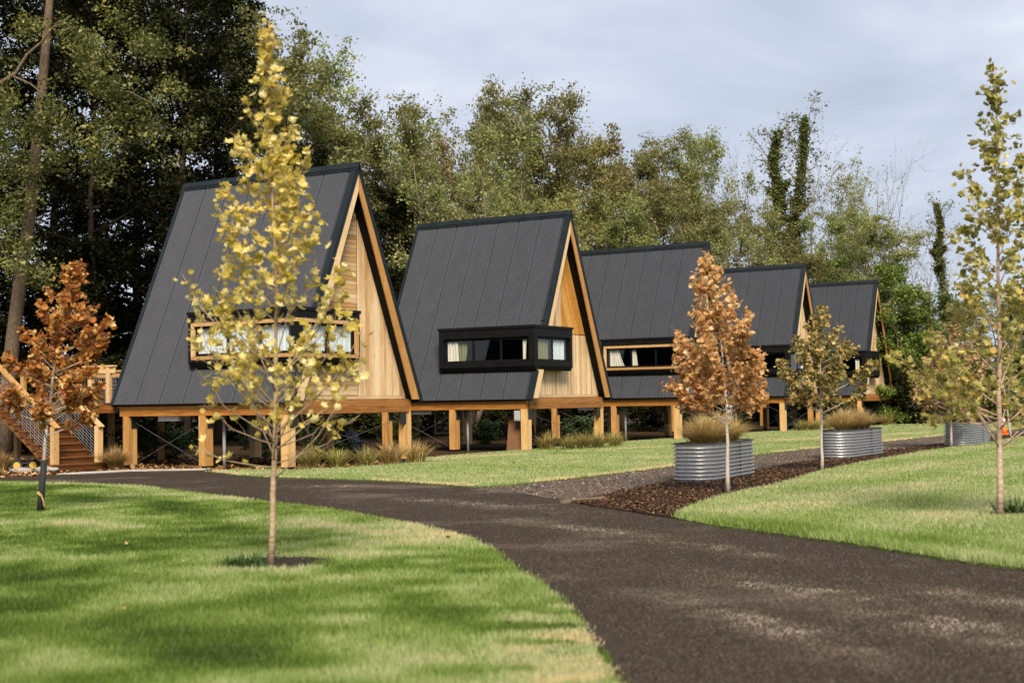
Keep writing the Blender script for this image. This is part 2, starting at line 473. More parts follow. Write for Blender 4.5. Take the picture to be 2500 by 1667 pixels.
LAWN_L = smooth_line([(-12.26, 33.8), (-10.99, 33.11), (-8.72, 31.53), (-7.79, 30.51), (-5.7, 27.27), (-4.06, 24.87), (-2.86, 23.16), (-2.01, 21.32),
          (-1.26, 19.74), (-.6, 18.09), (-.22, 16.48), (-.04, 14.88), (.18, 13.85), (.35, 12.61), (.49, 11.35), (.55, 10.32), (.59, 9.47), (.6, 8.86), (.6, 5)], 1)
LAWN_L = LAWN_L + [(-.5, 1.0), (-30, 1.0), (-30, 36), (-17, 36)]
MIDLOW = smooth_line([(-8.14, 37.75), (-6.74, 35.2), (-5.52, 33.95), (-4.41, 33.2), (-3.01, 32.0), (-2.2, 31.0), (-1.42, 29.9), (-.65, 28.95), (-.05, 29.6), (.91, 31.02), (1.96, 32.71),
          (4.08, 36.6), (7.38, 43.4), (10.39, 48.34), (13.73, 53.26), (15.33, 55.99), (18.65, 61.3), (22.18, 66.49), (25.17, 70.48), (33, 80)], 1)
MIDTOP = [(40, 88), (30.5, 86.2), (23.4, 85.6), (17, 79), (9, 66.5), (.6, 51.0), (-1.2, 47.6), (-3.07, 44.0), (-3.1, 41.2), (-3.72, 39.9), (-4.77, 38.2), (-5.95, 37.5), (-7.6, 38.3)]
LAWN_M = MIDLOW + MIDTOP
MULT = [(.97, 24.35), (1.53, 25.86), (2.39, 28.1), (3.27, 30.0), (5.7, 34.3), (8.45, 39.5), (11.75, 45.3), (12.9, 47.0), (15.39, 50.99), (19.66, 58.5), (22.64, 63.43), (30, 75)]
MULB = [(.97, 24.35), (1.39, 23.26), (1.97, 21.8), (2.34, 20.92), (2.73, 22.53), (3.3, 24.17), (3.94, 25.75), (4.53, 26.9), (5.13, 28.05), (5.98, 30.16), (7.05, 32.79), (9.03, 36.94), (11.19, 40.9),
        (12.97, 44.4), (14.71, 47.2), (16.76, 50.1), (17.69, 51.76), (20.81, 57.8), (29, 70)]
MULB = MULB[:4]+smooth_line(MULB[3:], 1)[1:]
MULCH = MULT + MULB[::-1][:-1]
RLOW = smooth_line([(2.34, 20.92), (2.67, 19.62), (3.11, 18.69), (3.5, 17.74), (3.88, 17.03), (4.19, 16.23), (4.44, 15.39), (4.7, 14.73), (5.05, 14.12), (6.2, 12), (9, 9)], 1)
LAWN_R = MULB[3:] + [(60, 70), (60, 9)] + RLOW[::-1][:-1]
ROAD = [(-22, 34), (-15, 35.2), (-12.95, 35.8), (-12.35, 37.21), (-11.81, 38.41), (-10.69, 39.53), (-8.6, 39.38), (-6.8, 36.4), (-1.2, 31), (1.6, 30), (4, 23), (8, 14), (14, 7), (14, -6), (-4, -6), (-4, 8), (-6, 20), (-20, 28)]
PATH = [(-.9, 28.4), (.1, 27.2), (.97, 24.75), (1.3, 25), (3.4, 27), (24, 62), (33, 76), (34, 82), (24, 70.5), (14, 55), (4.08, 37.6), (-.2, 30.2)]
sheet('gravel_road', jitter_poly(ROAD, .5, .1, 1), .0, M['road'])
sheet('gravel_path', jitter_poly(PATH, .4, .14, 2), .006, M['path'], .02)
sheet('mulch_bed', jitter_poly(MULCH, .3, .05, 3), .022, M['mulch'])
sheet('lawn', jitter_poly(LAWN_L, .4, .03, 4), .03, M['turf'], .05)
sheet('lawn', jitter_poly(LAWN_M, .4, .05, 5), .03, M['turf'], .05)
sheet('lawn', jitter_poly(LAWN_R, .4, .03, 6), .03, M['turf'], .05)
sheet('concrete_pad', jitter_poly([(-12.2, 37.9), (-11.75, 38.75), (-10.6, 39.75), (-8.5, 39.75), (-8.55, 39.2), (-10.5, 39.0), (-11.5, 37.9)], .3, .05, 8), .02, M['slab'])
# tree well of bare dark soil round the yellow sapling
TW = (-2.62, 15.5)
sheet('bare_soil', [(TW[0]+.72*math.cos(a*.3142)*(1+.05*math.sin(a*5)), TW[1]+.64*math.sin(a*.3142)) for a in range(20)], .036, M['darksoil'], .01)

def vnoise(X, Y, s, seed):
    """cheap smooth value noise"""
    rg = np.random.default_rng(seed); T = rg.random((64, 64))
    x = X/s; y = Y/s; xi = np.floor(x).astype(int); yi = np.floor(y).astype(int); fx = x-xi; fy = y-yi
    fx = fx*fx*(3-2*fx); fy = fy*fy*(3-2*fy)
    g = lambda a, b: T[a % 64, b % 64]
    return (g(xi, yi)*(1-fx)+g(xi+1, yi)*fx)*(1-fy)+(g(xi, yi+1)*(1-fx)+g(xi+1, yi+1)*fx)*fy

def scatter(poly, dens, ymax, xlim=.52, holes=(), chunk=3.0):
    """points in poly with density dens(distance) per square metre, inside a wide view wedge"""
    xs = np.array([p[0] for p in poly]); ys = np.array([p[1] for p in poly])
    PX, PY = [], []
    y0 = max(ys.min(), 6.5)
    while y0 < min(ys.max(), ymax):
        y1 = y0+chunk; xa = max(xs.min(), -xlim*y1-1); xb = min(xs.max(), xlim*y1+1)
        if xb > xa:
            n = int((xb-xa)*(y1-y0)*dens((y0+y1)/2))
            X = R.uniform(xa, xb, n); Y = R.uniform(y0, y1, n)
            k = inside(poly, X, Y) & (np.abs(X) < xlim*Y+1)
            PX.append(X[k]); PY.append(Y[k])
        y0 = y1
    X = np.concatenate(PX); Y = np.concatenate(PY)
    for hx, hy, hr in holes:
        k = np.hypot(X-hx, Y-hy) > hr*(1+.12*R.standard_normal(len(X))); X, Y = X[k], Y[k]
    return X, Y

def grass(name, poly, label, dens, hgt, tintf, z=.03, ymax=100, holes=()):
    X, Y = scatter(poly, dens, ymax, holes=holes)
    X = X+R.normal(0, .035, len(X))*np.maximum(1, Y/22); Y = Y+R.normal(0, .05, len(Y)); n = len(X); d = Y
    t, hs = tintf(X, Y)
    h = hgt*(.55+.75*R.random(n))*hs
    wd = .0042*np.maximum(d/11, 1)**.95
    a = R.uniform(0, 2*np.pi, n); lean = R.uniform(.1, .75, n)*h; b = R.uniform(0, 2*np.pi, n)
    dx, dy = np.cos(a)*wd, np.sin(a)*wd
    V = np.empty((n, 3, 3))
    V[:, 0] = np.stack([X-dx, Y-dy, np.full(n, z-.005)], 1)
    V[:, 1] = np.stack([X+dx, Y+dy, np.full(n, z-.005)], 1)
    V[:, 2] = np.stack([X+np.cos(b)*lean, Y+np.sin(b)*lean, z+h], 1)
    F = np.arange(n*3).reshape(n, 3)
    me = np_mesh(name, V.reshape(-1, 3), F, np.clip(t+R.normal(0, .10, n), 0, 1), M['grass'])
    return tag(link(name, me), label, 'grass', kind='stuff')

def tint_left(X, Y):
    big = vnoise(X+Y*.35, Y*.8, 1.3, 1); b2 = vnoise(X, Y, .45, 2); b3 = vnoise(X-Y*.5, Y, 4.2, 3)
    t = .40+.60*(big-.5)+.46*(b2-.5)+.24*(b3-.5)
    ed = edge_dist(LAWN_L[:60], X, Y)
    dry = np.clip(1.25-ed/.75, 0, 1)*(vnoise(X, Y, .35, 5) > .36)*np.clip((13.0-Y)/2.5, .07, 1)
    t = t+.16*np.clip(1-ed/2.2, 0, 1)+dry*.62
    return t, 1.05+.5*(big-.5)-.3*dry
def tint_mid(X, Y):
    big = vnoise(X+Y*.5, Y*.6, 2.5, 6); b2 = vnoise(X, Y, .8, 7)
    t = .69+.18*(big-.5)+.18*(b2-.5)
    ed = edge_dist(MIDLOW, X, Y)
    return t+.42*np.clip(1-ed/.5, 0, 1)*(vnoise(X, Y, 1.2, 8) > .35), .8+.3*(b2-.5)
def tint_right(X, Y):
    q = X*.80-Y*.60
    st = .5+.5*np.sin(q*2*np.pi/2.6+1.5*vnoise(X, Y, 3, 9))
    big = vnoise(X, Y, 2.2, 10); b2 = vnoise(X, Y, .6, 11)
    ed = edge_dist(RLOW, X, Y)
    lo = np.clip(1-ed/.9, 0, 1)
    return .71+.15*(st-.5)+.18*(big-.5)+.18*(b2-.5)-.22*lo, .85+.3*(b2-.5)+.6*lo
TREES_AT = [(6.87, 20.1), (3.95, 26.2), (7.29, 33.54)]
grass('lawn_grass', LAWN_L, 'mown green grass of the near lawn on the inside of the road bend', lambda d: max(5200*(10/d)**1.5, 600), .044, tint_left, holes=[(TW[0], TW[1], .63)])
grass('lawn_grass', LAWN_M, 'pale mown grass strip between the cabins and the gravel path', lambda d: max(650*(30/d)**1.3, 130), .06, tint_mid, ymax=92)
grass('lawn_grass', LAWN_R, 'pale sunlit mown grass right of the dark mulch bed', lambda d: max(2300*(14/d)**1.5, 170), .06, tint_right, ymax=72)

def chips(name, poly, label, cat, mat, dens, size, z, ymax, flat=.35, tilt=.5, tp=1.0, kind='quad', tf=None):
    X, Y = scatter(poly, dens, ymax)
    n = len(X); a = R.uniform(0, 2*np.pi, n); s = size*(.4+1.0*R.random(n)**1.5)
    wd = s*(flat*(.6+.8*R.random(n)))
    tx = R.normal(0, tilt, n)*s; ty = R.normal(0, tilt, n)*wd
    ca, sa = np.cos(a), np.sin(a)
    if kind == 'quad':
        C = [(-1, -1), (1, -1), (1, 1), (-1, 1)]
        V = np.empty((n, 4, 3))
        for i, (p, q) in enumerate(C):
            V[:, i] = np.stack([X+ca*s*p/2-sa*wd*q/2, Y+sa*s*p/2+ca*wd*q/2, z+.006+np.abs(tx+ty)/3+(p*tx+q*ty)/3], 1)
        F = np.arange(n*4).reshape(n, 4); t = R.random(n)**tp
    else:
        V = np.empty((n, 5, 3))
        for i in range(4):
            b = a+i*np.pi/2+R.normal(0, .3, n); r = s/2*(.7+.5*R.random(n))
            V[:, i] = np.stack([X+np.cos(b)*r, Y+np.sin(b)*r, np.full(n, z-.003)], 1)
        V[:, 4] = np.stack([X+R.normal(0, .15, n)*s, Y+R.normal(0, .15, n)*s, z+s*.42], 1)
        base = np.arange(n)[:, None]*5
        F = np.concatenate([base+np.array([[i, (i+1) % 4, 4]]) for i in range(4)])
        t = R.random(n)**tp
        if tf is not None: t = np.clip(tf(X, Y, t), 0, 1)
        t = np.tile(t, 4)
    me = np_mesh(name, V.reshape(-1, 3), F, t, M[mat])
    return tag(link(name, me), label, cat, kind='stuff')
def pale_patches(X, Y, t):
    """paler loose stone in soft elongated patches on the dark surface"""
    m = np.zeros(len(X))
    for cx_, cy_, rx, ry, an in ((2.55, 12.9, .55, 1.5, -.42), (3.45, 10.6, .6, 1.5, -.40), (.95, 19.4, .5, 1.3, -.5), (-.95, 24.8, .7, 1.2, -.6), (1.9, 11.0, .35, 1.4, -.3), (4.3, 11.6, .4, 1.6, -.4), (-3.8, 30.5, 1.5, .8, 0), (2.2, 17.0, .4, 1.2, -.45)):
        u = (X-cx_)*math.cos(an)-(Y-cy_)*math.sin(an)*-1*-1; v = (X-cx_)*math.sin(an)*-1+(Y-cy_)*math.cos(an)
        m = np.maximum(m, np.exp(-(u/rx)**2-(v/ry)**2))
    m *= .35+1.1*vnoise(X, Y, .28, 21)
    return t*.62+.55*np.clip(m-.12, 0, 1)
chips('gravel', [(-.0, 7), (.8, 10), (.5, 13), (-.2, 16.5), (-1, 20), (-4, 25.2), (-8, 31), (-11, 35), (-7, 35), (-1, 28.6), (1.2, 24), (2.2, 21), (3.3, 18), (4.8, 14.5), (7.5, 10.5), (6, 7)],
      'loose gravel stones scattered over the dark road surface', 'gravel', 'pebble', lambda d: max(4200*(10/d)**1.5, 260), .0175, .0, 36, tp=1.3, kind='peb', tf=pale_patches)
chips('path_gravel', PATH, 'pale gravel stones on the brown path beside the mulch bed', 'gravel', 'pebble', lambda d: max(90*(25/d), 25), .045, .006, 75, tp=.8, kind='peb')
chips('mulch_chips', MULCH, 'dark bark chips covering the mulch bed under the planters', 'mulch', 'chip', lambda d: max(1100*(22/d)**1.3, 200), .038, .022, 70, .35, .5, 1.8)
chips('fallen_leaves', LAWN_L, 'small fallen leaves scattered thinly over the near lawn', 'fallen leaves', 'litter', lambda d: .8*(12/d), .042, .06, 33, .7, .5, .6)
chips('leaf_litter', [(-20, 36), (-12.6, 37.6), (-11.9, 38.7), (-10.7, 39.8), (-8.5, 39.8), (-7.7, 38.2), (-6, 37.4), (-4.8, 38.0), (-3.2, 41), (-5, 46), (-14, 51), (-26, 46)],
      'brown and orange fallen leaves on the soil around the first cabin', 'fallen leaves', 'litter', lambda d: 95, .10, -.03, 52, .6, .5, .9)

# ---------------------------------------------------------------- cabins
TH = .5378
W, ZB, ZG, ZE, ZR, EY, OF, OB = 5.888, 1.494, 1.889, 1.844, 8.79, .19, .29, 6.564
SL = math.hypot(W/2+EY, ZR-ZE); DY, DZ = (W/2+EY)/SL, (ZR-ZE)/SL
XA, XB, YF, YG, ZA, ZT = -3.73, .31, .09, 2.9, 2.85, 4.44       # window bay
def spt(side, x, t, n):
    y = -EY+DY*t-DZ*n; z = ZE+DZ*t+DY*n
    return (x, y if side == 0 else W-y, z)
def sbox(mb, side, x0, x1, t0, t1, n0, n1, tint=None):
    c = [spt(side, x, t, n) for n in (n0, n1) for (x, t) in ((x0, t0), (x1, t0), (x1, t1), (x0, t1))]
    if side: c = [c[i] for i in (3, 2, 1, 0, 7, 6, 5, 4)]
    return mb.hexa(c, tint)
def corr(side, x0, x1, spans):
    """corrugated sheet in slope coordinates; spans(x) gives the [t0,t1] pieces at that column"""
    p = .085; nx = int((x1-x0)/p*8); V = []; F = []
    xs = [x0+(x1-x0)*i/nx for i in range(nx+1)]
    def hgt(x):
        h = .015*math.sin(2*math.pi*x/p)
        s = (x+.02125) % .935
        if s < .085: h = -.015 if .012 < s < .073 else -.004
        return h
    mb = MB()
    for i in range(nx):
        a, b = xs[i], xs[i+1]
        for t0, t1 in spans((a+b)/2):
            q = [spt(side, a, t0, hgt(a)), spt(side, b, t0, hgt(b)), spt(side, b, t1, hgt(b)), spt(side, a, t1, hgt(a))]
            mb.add(q if side == 0 else q[::-1], [(0, 1, 2, 3)], .5)
    return mb
TB0, TB1 = (ZA+.03-ZE)/DZ, (ZT-.03-ZE)/DZ
def clip(poly, nx, ny, c):
    o = []
    for i in range(len(poly)):
        a, b = poly[i], poly[(i+1) % len(poly)]
        da = a[0]*nx+a[1]*ny-c; db = b[0]*nx+b[1]*ny-c
        if da <= 0: o.append(a)
        if (da < 0 < db) or (db < 0 < da):
            t = da/(da-db); o.append((a[0]+(b[0]-a[0])*t, a[1]+(b[1]-a[1])*t))
    return o
def boards(poly, ang, wdt, gap, x0, x1, seed=0):
    """boards along direction ang clipped to a convex polygon of the gable plane (y,z)"""
    rg = random.Random(seed); mb = MB(); c_, s_ = math.cos(ang), math.sin(ang); nx, ny = -s_, c_
    d = [p[0]*nx+p[1]*ny for p in poly]; k = math.floor(min(d)/wdt)
    while k*wdt < max(d):
        q = clip(clip(poly, nx, ny, (k+1)*wdt-gap), -nx, -ny, -k*wdt)
        k += 1
        if len(q) < 3: continue
        ar = abs(sum(q[i][0]*q[(i+1) % len(q)][1]-q[(i+1) % len(q)][0]*q[i][1] for i in range(len(q))))/2
        if ar < .0008: continue
        mb.prism([(x0, a, b) for a, b in q], (x1-x0, 0, 0), rg.random())
    return mb
def rline(n, z): return -EY+n/DZ+(z-ZE)*DY/DZ           # y of the left roof line sunk n below the surface
def rtop(n): return ZE+(W/2+EY-n/DZ)*DZ/DY
TRI = [(rline(.16, 1.99), 1.99), (W-rline(.16, 1.99), 1.99), (W/2, rtop(.16))]
CACHE = {}
def part(key, name, fn, mat, parent, smooth=False):
    if key not in CACHE: CACHE[key] = fn().mesh(name, mat, smooth)
    return link(name, CACHE[key], parent)
def wavy(fixed, axis, a0, a1, z0, z1, flare=0.0):
    """curtain with folds, hanging in the plane y=fixed ('x') or x=fixed ('y')"""
    mb = MB(); n = max(int((a1-a0)/.02), 6); rg = random.Random(int(a0*100)); vs = []
    ph = rg.random()*6
    for i in range(n+1):
        u = i/n
        for z, fl in ((z0, flare), ((z0+z1)/2, flare*.4), (z1, 0)):
            a = a0+(a1-a0)*u+fl*u; o = .022*math.sin(a*52+ph)+.01*math.sin(a*23)
            vs.append((a, fixed+o, z) if axis == 'x' else (fixed-o, a, z))
    fs = []
    for i in range(n):
        for j in range(2): fs.append((i*3+j, i*3+j+1, i*3+j+4, i*3+j+3))
    return mb.add(vs, fs, .5)

def bay_shell():
    b = MB(); Z0, Z1 = 3.2, 4.06
    b.box(XA, XB, YF, YF+.07, Z1, ZT); b.box(XB-.07, XB, YF+.07, YG, Z1, ZT)
    b.box(XA-.03, XB+.03, YF-.03, YF+.30, ZT-.075, ZT+.02); b.box(-.24, XB+.03, YF+.30, YG+.03, ZT-.075, ZT+.018)
    # bottom band with a sloped lower face
    for c in ([(XA, YF+.10, ZA), (XB, YF+.10, ZA), (XB, YF+.16, ZA), (XA, YF+.16, ZA), (XA, YF, ZA+.16), (XB, YF, ZA+.16), (XB, YF+.16, ZA+.16), (XA, YF+.16, ZA+.16)],
              [(XB-.16, YF+.16, ZA), (XB-.10, YF+.16, ZA), (XB-.10, YG, ZA), (XB-.16, YG, ZA), (XB-.16, YF+.16, ZA+.16), (XB, YF+.16, ZA+.16), (XB, YG, ZA+.16), (XB-.16, YG, ZA+.16)]):
        b.hexa(c)
    b.box(XA, XB, YF+.002, YF+.07, ZA+.16, Z0); b.box(XB-.07, XB-.002, YF+.07, YG, ZA+.16, Z0)
    b.box(XA, XA+.22, YF+.003, YF+.07, Z0, Z1); b.box(XB-.24, XB-.003, YF+.003, YF+.07, Z0, Z1)
    b.box(XB-.07, XB-.003, YF+.07, YF+.25, Z0, Z1); b.box(XB-.07, XB-.003, YG-.16, YG, Z0, Z1)
    b.box(XA, XA+.05, YF+.07, 1.15, ZA+.02, ZT-.02); b.box(-.24, XB-.07, YG-.05, YG, ZA+.02, ZT-.02)
    b.box(XA+.05, -.02, YF+.16, 1.15, ZA+.01, ZA+.06); b.box(-.24, XB-.16, YF+.16, YG-.002, ZA+.01, ZA+.06)
    b.box(XA+.05, -.02, YF+.07, 1.15, ZT-.07, ZT-.005); b.box(.0, XB-.07, YF+.3, YG-.05, ZT-.07, ZT-.005)
    b.box(.028, .04, YF+.3, YG-.05, ZA+.06, ZT-.07)  # black sheet behind the gable panes, standing in for the unlit room
    return b
def win_slope():
    b = MB(); x0, x1, z0, z1, y0, y1 = XA+.22, XB-.24, 3.2, 4.06, YF+.075, YF+.12
    b.box(x0, x1, y0, y1, z0, z0+.06); b.box(x0, x1, y0, y1, z1-.09, z1)
    for k in range(4):
        x = x0+(x1-x0-.05)*k/3
        b.box(x, x+(.05 if k in (0, 3) else .075), y0+.002, y1-.002, z0+.06, z1-.09)
    return b
def win_gable():
    b = MB(); y0, y1, z0, z1, x0, x1 = YF+.25, YG-.16, 3.2, 4.06, XB-.12, XB-.075
    b.box(x0, x1, y0, y1, z0, z0+.06); b.box(x0, x1, y0, y1, z1-.09, z1)
    for k in range(3):
        y = y0+(y1-y0-.06)*k/2
        b.box(x0+.002, x1-.002, y, y+.06, z0+.06, z1-.09)
    return b
def trim_wood():
    b = MB(); a = .10
    x0, x1 = XA+.13, XB-.002; z0, z1 = 3.08, 4.14; yf, yb = YF-.035, YF+.06
    b.box(x0, XB+.035, yf, yb, z1-a, z1); b.box(x0, XB+.035, yf, yb, z0, z0+a); b.box(x0, x0+a, yf+.001, yb, z0+a, z1-a)
    y1 = YG-.09; xf = XB+.033
    b.box(XB-.06, xf, yb, y1, z1-a, z1-.001); b.box(XB-.06, xf, yb, y1, z0, z0+a-.001); b.box(XB-.06, xf-.001, y1-a, y1, z0+a, z1-a)
    return b

def cabin(i, label, spec):
    u = Vector((math.sin(TH), math.cos(TH), 0)); n = Vector((math.cos(TH), -math.sin(TH), 0))
    root = empty('a_frame_cabin', Vector((-6.1671, 38.6559, 0))+u*12.8982*i+n*.0424*i, -TH)
    tag(root, label, 'cabin', 'black roofed cabins in a row')
    # roof
    def sp_l(x): return [(0, TB0), (TB1, SL-.1)] if XA+.02 < x < XB else [(0, SL-.1)]
    rl = part('roofl', 'roof_panel', lambda: corr(0, -OB+.06, OF-.1, sp_l), M['roof'], root)
    rr = part('roofr', 'roof_panel', lambda: corr(1, -OB+.06, OF-.1, lambda x: [(0, SL-.1)]), M['roof'], root)
    def ridge():
        b = MB()
        for s in (0, 1): sbox(b, s, -OB-.03, OF+.035, SL-.24, SL+.012, -.02, .035)
        for s in (0, 1): sbox(b, s, -OB-.031, OF+.036, SL-.27, SL-.24, -.02, .022)
        return b
    part('ridge', 'ridge_cap', ridge, M['trim'], rl)
    def rtrim(side, x0, x1):
        b = MB()
        if side == 0 and x1 > 0: sbox(b, side, x0, x1, -.02, TB0, -.115, .026); sbox(b, side, x0, x1, TB1, SL-.1, -.115, .026)
        else: sbox(b, side, x0, x1, -.02, SL-.1, -.115, .026)
        return b
    for s, r in ((0, rl), (1, rr)):
        part(('rt', s), 'rake_trim', lambda: rtrim(s, OF-.19, OF+.02), M['trim'], r)
        part(('rtb', s), 'rake_trim', lambda: rtrim(s, -OB-.02, -OB+.12), M['trim'], r)
    def core():
        b = MB()
        sbox(b, 0, -OB+.04, XA+.02, .01, SL-.08, -.17, -.016)
        sbox(b, 0, XA+.02, OF-.02, .01, TB0, -.17, -.016); sbox(b, 0, XA+.02, OF-.02, TB1, SL-.08, -.17, -.016)
        sbox(b, 1, -OB+.04, OF-.02, .01, SL-.08, -.17, -.016)
        return b
    part('core', 'roof_deck', core, M['black'], root)
    def rake(s):
        b = MB(); n0, a0, a1 = (.117, .33, .20) if s else (.117, .36, .22)
        zb_, x0, x1 = 1.875, OF-.045, OF-.003
        q = [(rline(n0, zb_), zb_), (rline(n0+a0, zb_), zb_), (W/2, rtop(n0+a1)), (W/2, rtop(n0))]
        if s: b.prism([(x0, W-y, z) for y, z in q][::-1], (x1-x0, 0, 0), .5)
        else:
            for pl_ in ((0, 1, ZA+.03), (0, -1, -ZT+.01)): b.prism([(x0, y, z) for y, z in clip(q, *pl_)], (x1-x0, 0, 0), .5)
        return b
    part('rakel', 'rake_board', lambda: rake(0), M['pale_v'], root)
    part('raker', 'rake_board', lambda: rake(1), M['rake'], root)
    # gable wall
    gw = part('gback', 'gable_wall', lambda: MB().prism([(-.27, y, z) for y, z in [(TRI[0][0], 1.93), (TRI[1][0], 1.93), TRI[2]]], (.05, 0, 0)), M['dark'], root)
    part('gback2', 'gable_wall', lambda: MB().prism([(-OB+.3, y, z) for y, z in [(TRI[0][0], 1.93), (TRI[1][0], 1.93), TRI[2]]], (.08, 0, 0)), M['pale_v'], root)
    part('gsill', 'base_trim', lambda: MB().box(-.22, -.178, rline(.16, 1.9), W-rline(.16, 1.9), 1.9, 1.985), M['pale_h'], root)
    for q, (nm, fn, mt) in enumerate(spec['siding']):
        part((i, nm, mt, q), nm, fn, M[mt], gw)
    for nm, fn, mt in spec.get('glass', ()):
        part((i, nm, mt, 'g'), nm, fn, M[mt], root)
    # floor and beams
    part('floor', 'floor_deck', lambda: MB().box(-OB+.3, -.02, -.02, W+.02, ZB+.28, 1.9), M['deckund'], root)
    part('beaml', 'floor_beam', lambda: MB().box(-6.4, -.0, .0, .15, ZB, ZB+.19).box(-6.4, -.0, .004, .15, ZB+.194, 1.85), M['beam_x'], root)
    part('beamr', 'floor_beam', lambda: MB().box(-6.4, -.0, W-.15, W, ZB, 1.85), M['beam_x'], root)
    part('beamf', 'floor_beam', lambda: MB().box(-.14, .035, .155, W-.155, ZB, ZB+.195).box(-.14, .030, .155, W-.155, ZB+.199, 1.885), M['beam_y'], root)
    part('beamm', 'floor_beam', lambda: MB().box(-3.2, -3.02, .155, W-.155, ZB+.01, 1.77), M['beam_y'], root)
    part('beamb', 'floor_beam', lambda: MB().box(-6.3, -6.1, .155, W-.155, ZB, 1.77), M['beam_y'], root)
    def post(px, py):
        b = MB(); b.box(px-.24, px-.004, py, py+.16, .06, ZB-.001); b.box(px-.22, px, py+.165, py+.33, .06, ZB-.001)
        return b
    for px in (0, -3.02, -6.03):
        for py in (0.0, W-.33):
            p = part(('post', px, py), 'post', lambda: post(px, py), M['post'], root)
            part(('foot', px, py), 'post_foot', lambda: MB().box(px-.2, px-.03, py+.04, py+.29, -.03, .06), M['bracket'], p)
            yy = (py+.10, py+.40) if py == 0 else (py-.25, py+.05)
            part(('brk', px, py), 'bracket', lambda: MB().box(px+.002, px+.014, yy[0], yy[1], ZB-.36, ZB-.002), M['bracket'], p)
    def cable(a, b): return MB().tube([a, b], .008, 5)
    for k, (a, b) in enumerate([((-5.95, .2, 1.3), (-3.3, .2, .12)), ((-5.95, .24, .12), (-3.3, .24, 1.3)),
                                ((-.1, .4, .25), (-.1, W-.5, 1.3)), ((-.06, .4, 1.3), (-.06, W-.5, .25))]):
        part(('cab', k), 'brace_cable', lambda: cable(a, b), M['cable'], root)
    def fixt():
        b = MB(); b.box(-5.0, -4.2, .17, .27, ZB-.14, ZB+.02); b.box(-5.02, -4.18, .165, .275, ZB-.15, ZB-.142)
        return b
    part('fix', 'strip_light', fixt, M['white_metal'], root)
    part('pipe', 'drain_pipe', lambda: MB().tube([(-2.86, .62, -.03), (-2.86, .62, 1.7)], .05, 8), M['pipe'], root, True)
    # window bay
    bay = part('bay', 'window_bay', bay_shell, M['black'], root)
    for key, fn, mbp in (('ws', win_slope, lambda: MB().add([(XA+.22, YF+.10, 3.24), (XB-.24, YF+.10, 3.24), (XB-.24, YF+.10, 4.0), (XA+.22, YF+.10, 4.0)], [(0, 1, 2, 3)], .5)),
                         ('wg', win_gable, lambda: MB().add([(XB-.1, YF+.25, 3.24), (XB-.1, YG-.16, 3.24), (XB-.1, YG-.16, 4.0), (XB-.1, YF+.25, 4.0)], [(0, 1, 2, 3)], .5))):
        wd_ = part(key, 'window', fn, M['black'], root)
        part((key, 'p'), 'pane', mbp, M['glass'], wd_)
        for q, (a0, a1, mt, fl) in enumerate(spec['cur'][key]):
            if key == 'ws': part((i, key, q), 'curtain', lambda: wavy(YF+.155+.05*(mt == 'curtain_olive'), 'x', a0, a1, 3.2, 4.05, fl), M[mt], wd_, True)
            else: part((i, key, q), 'curtain', lambda: wavy(XB-.155, 'y', a0, a1, 3.2, 4.05, fl), M[mt], wd_, True)
    if spec.get('wood'): part('wtrim', 'window_trim', trim_wood, M['railing'], root)
    if spec.get('vent'): part('vent', 'vent_pipe', lambda: MB().tube([(.12, 1.1, ZT), (.12, 1.1, ZT+.2)], .055, 8).box(.05, .19, 1.03, 1.17, ZT+.2, ZT+.23), M['trim'], root)
    return root

def cl(poly, *planes):
    for p in planes: poly = clip(poly, *p)
    return poly
Lh, Rh = lambda y: (1, 0, y), lambda y: (-1, 0, -y)
S1 = [('siding', lambda: boards(cl(TRI, Lh(3.42)), 0, .135, .008, -.2, -0.18, 1), 'pale_h'),
      ('siding', lambda: boards(cl(TRI, Rh(3.47)), math.pi/2, .095, .004, -.2, -0.176, 2), 'pale_v')]
S2 = [('siding', lambda: boards(cl(TRI, Lh(2.95)), math.pi/2, .085, .004, -.2, -0.176, 3), 'pale_v'),
      ('siding', lambda: boards(cl(TRI, Rh(2.955), (0, -1, -4.26)), math.atan2(-DZ, DY), .11, .006, -.2, -0.176, 4), 'diag'),
      ('siding', lambda: boards(cl(TRI, Rh(2.955), (0, 1, 4.23)), math.pi/2, .085, .004, -.2, -0.176, 5), 'pale_v')]
S3 = [('siding', lambda: boards(cl(TRI, Rh(2.3)), math.pi/2, .10, .004, -.2, -0.178, 6), 'pale_v'),
      ('siding', lambda: boards(cl(TRI, Lh(2.3), (0, -1, -5.6)), math.pi/2, .10, .004, -.2, -0.178, 16), 'pale_v')]
G3 = [('gable_glass', lambda: MB().prism([(-.19, y, z) for y, z in cl(TRI, Lh(2.26), (0, 1, 5.55))], (.012, 0, 0)), 'darkglass'),
      ('glass_mullion', lambda: MB().box(-.178, -.14, 1.25, 1.33, 2.0, 4.9).box(-.178, -.15, 2.24, 2.32, 2.0, 5.6), 'railing')]
S4 = [('siding', lambda: boards(TRI, math.pi/2, .12, .004, -.2, -0.178, 7), 'pale_v')]
S5 = [('siding', lambda: boards(TRI, math.pi/2, .62, .028, -.2, -0.178, 8), 'pale_v')]
CW, CC, CO = 'curtain', 'curtain_cream', 'curtain_olive'
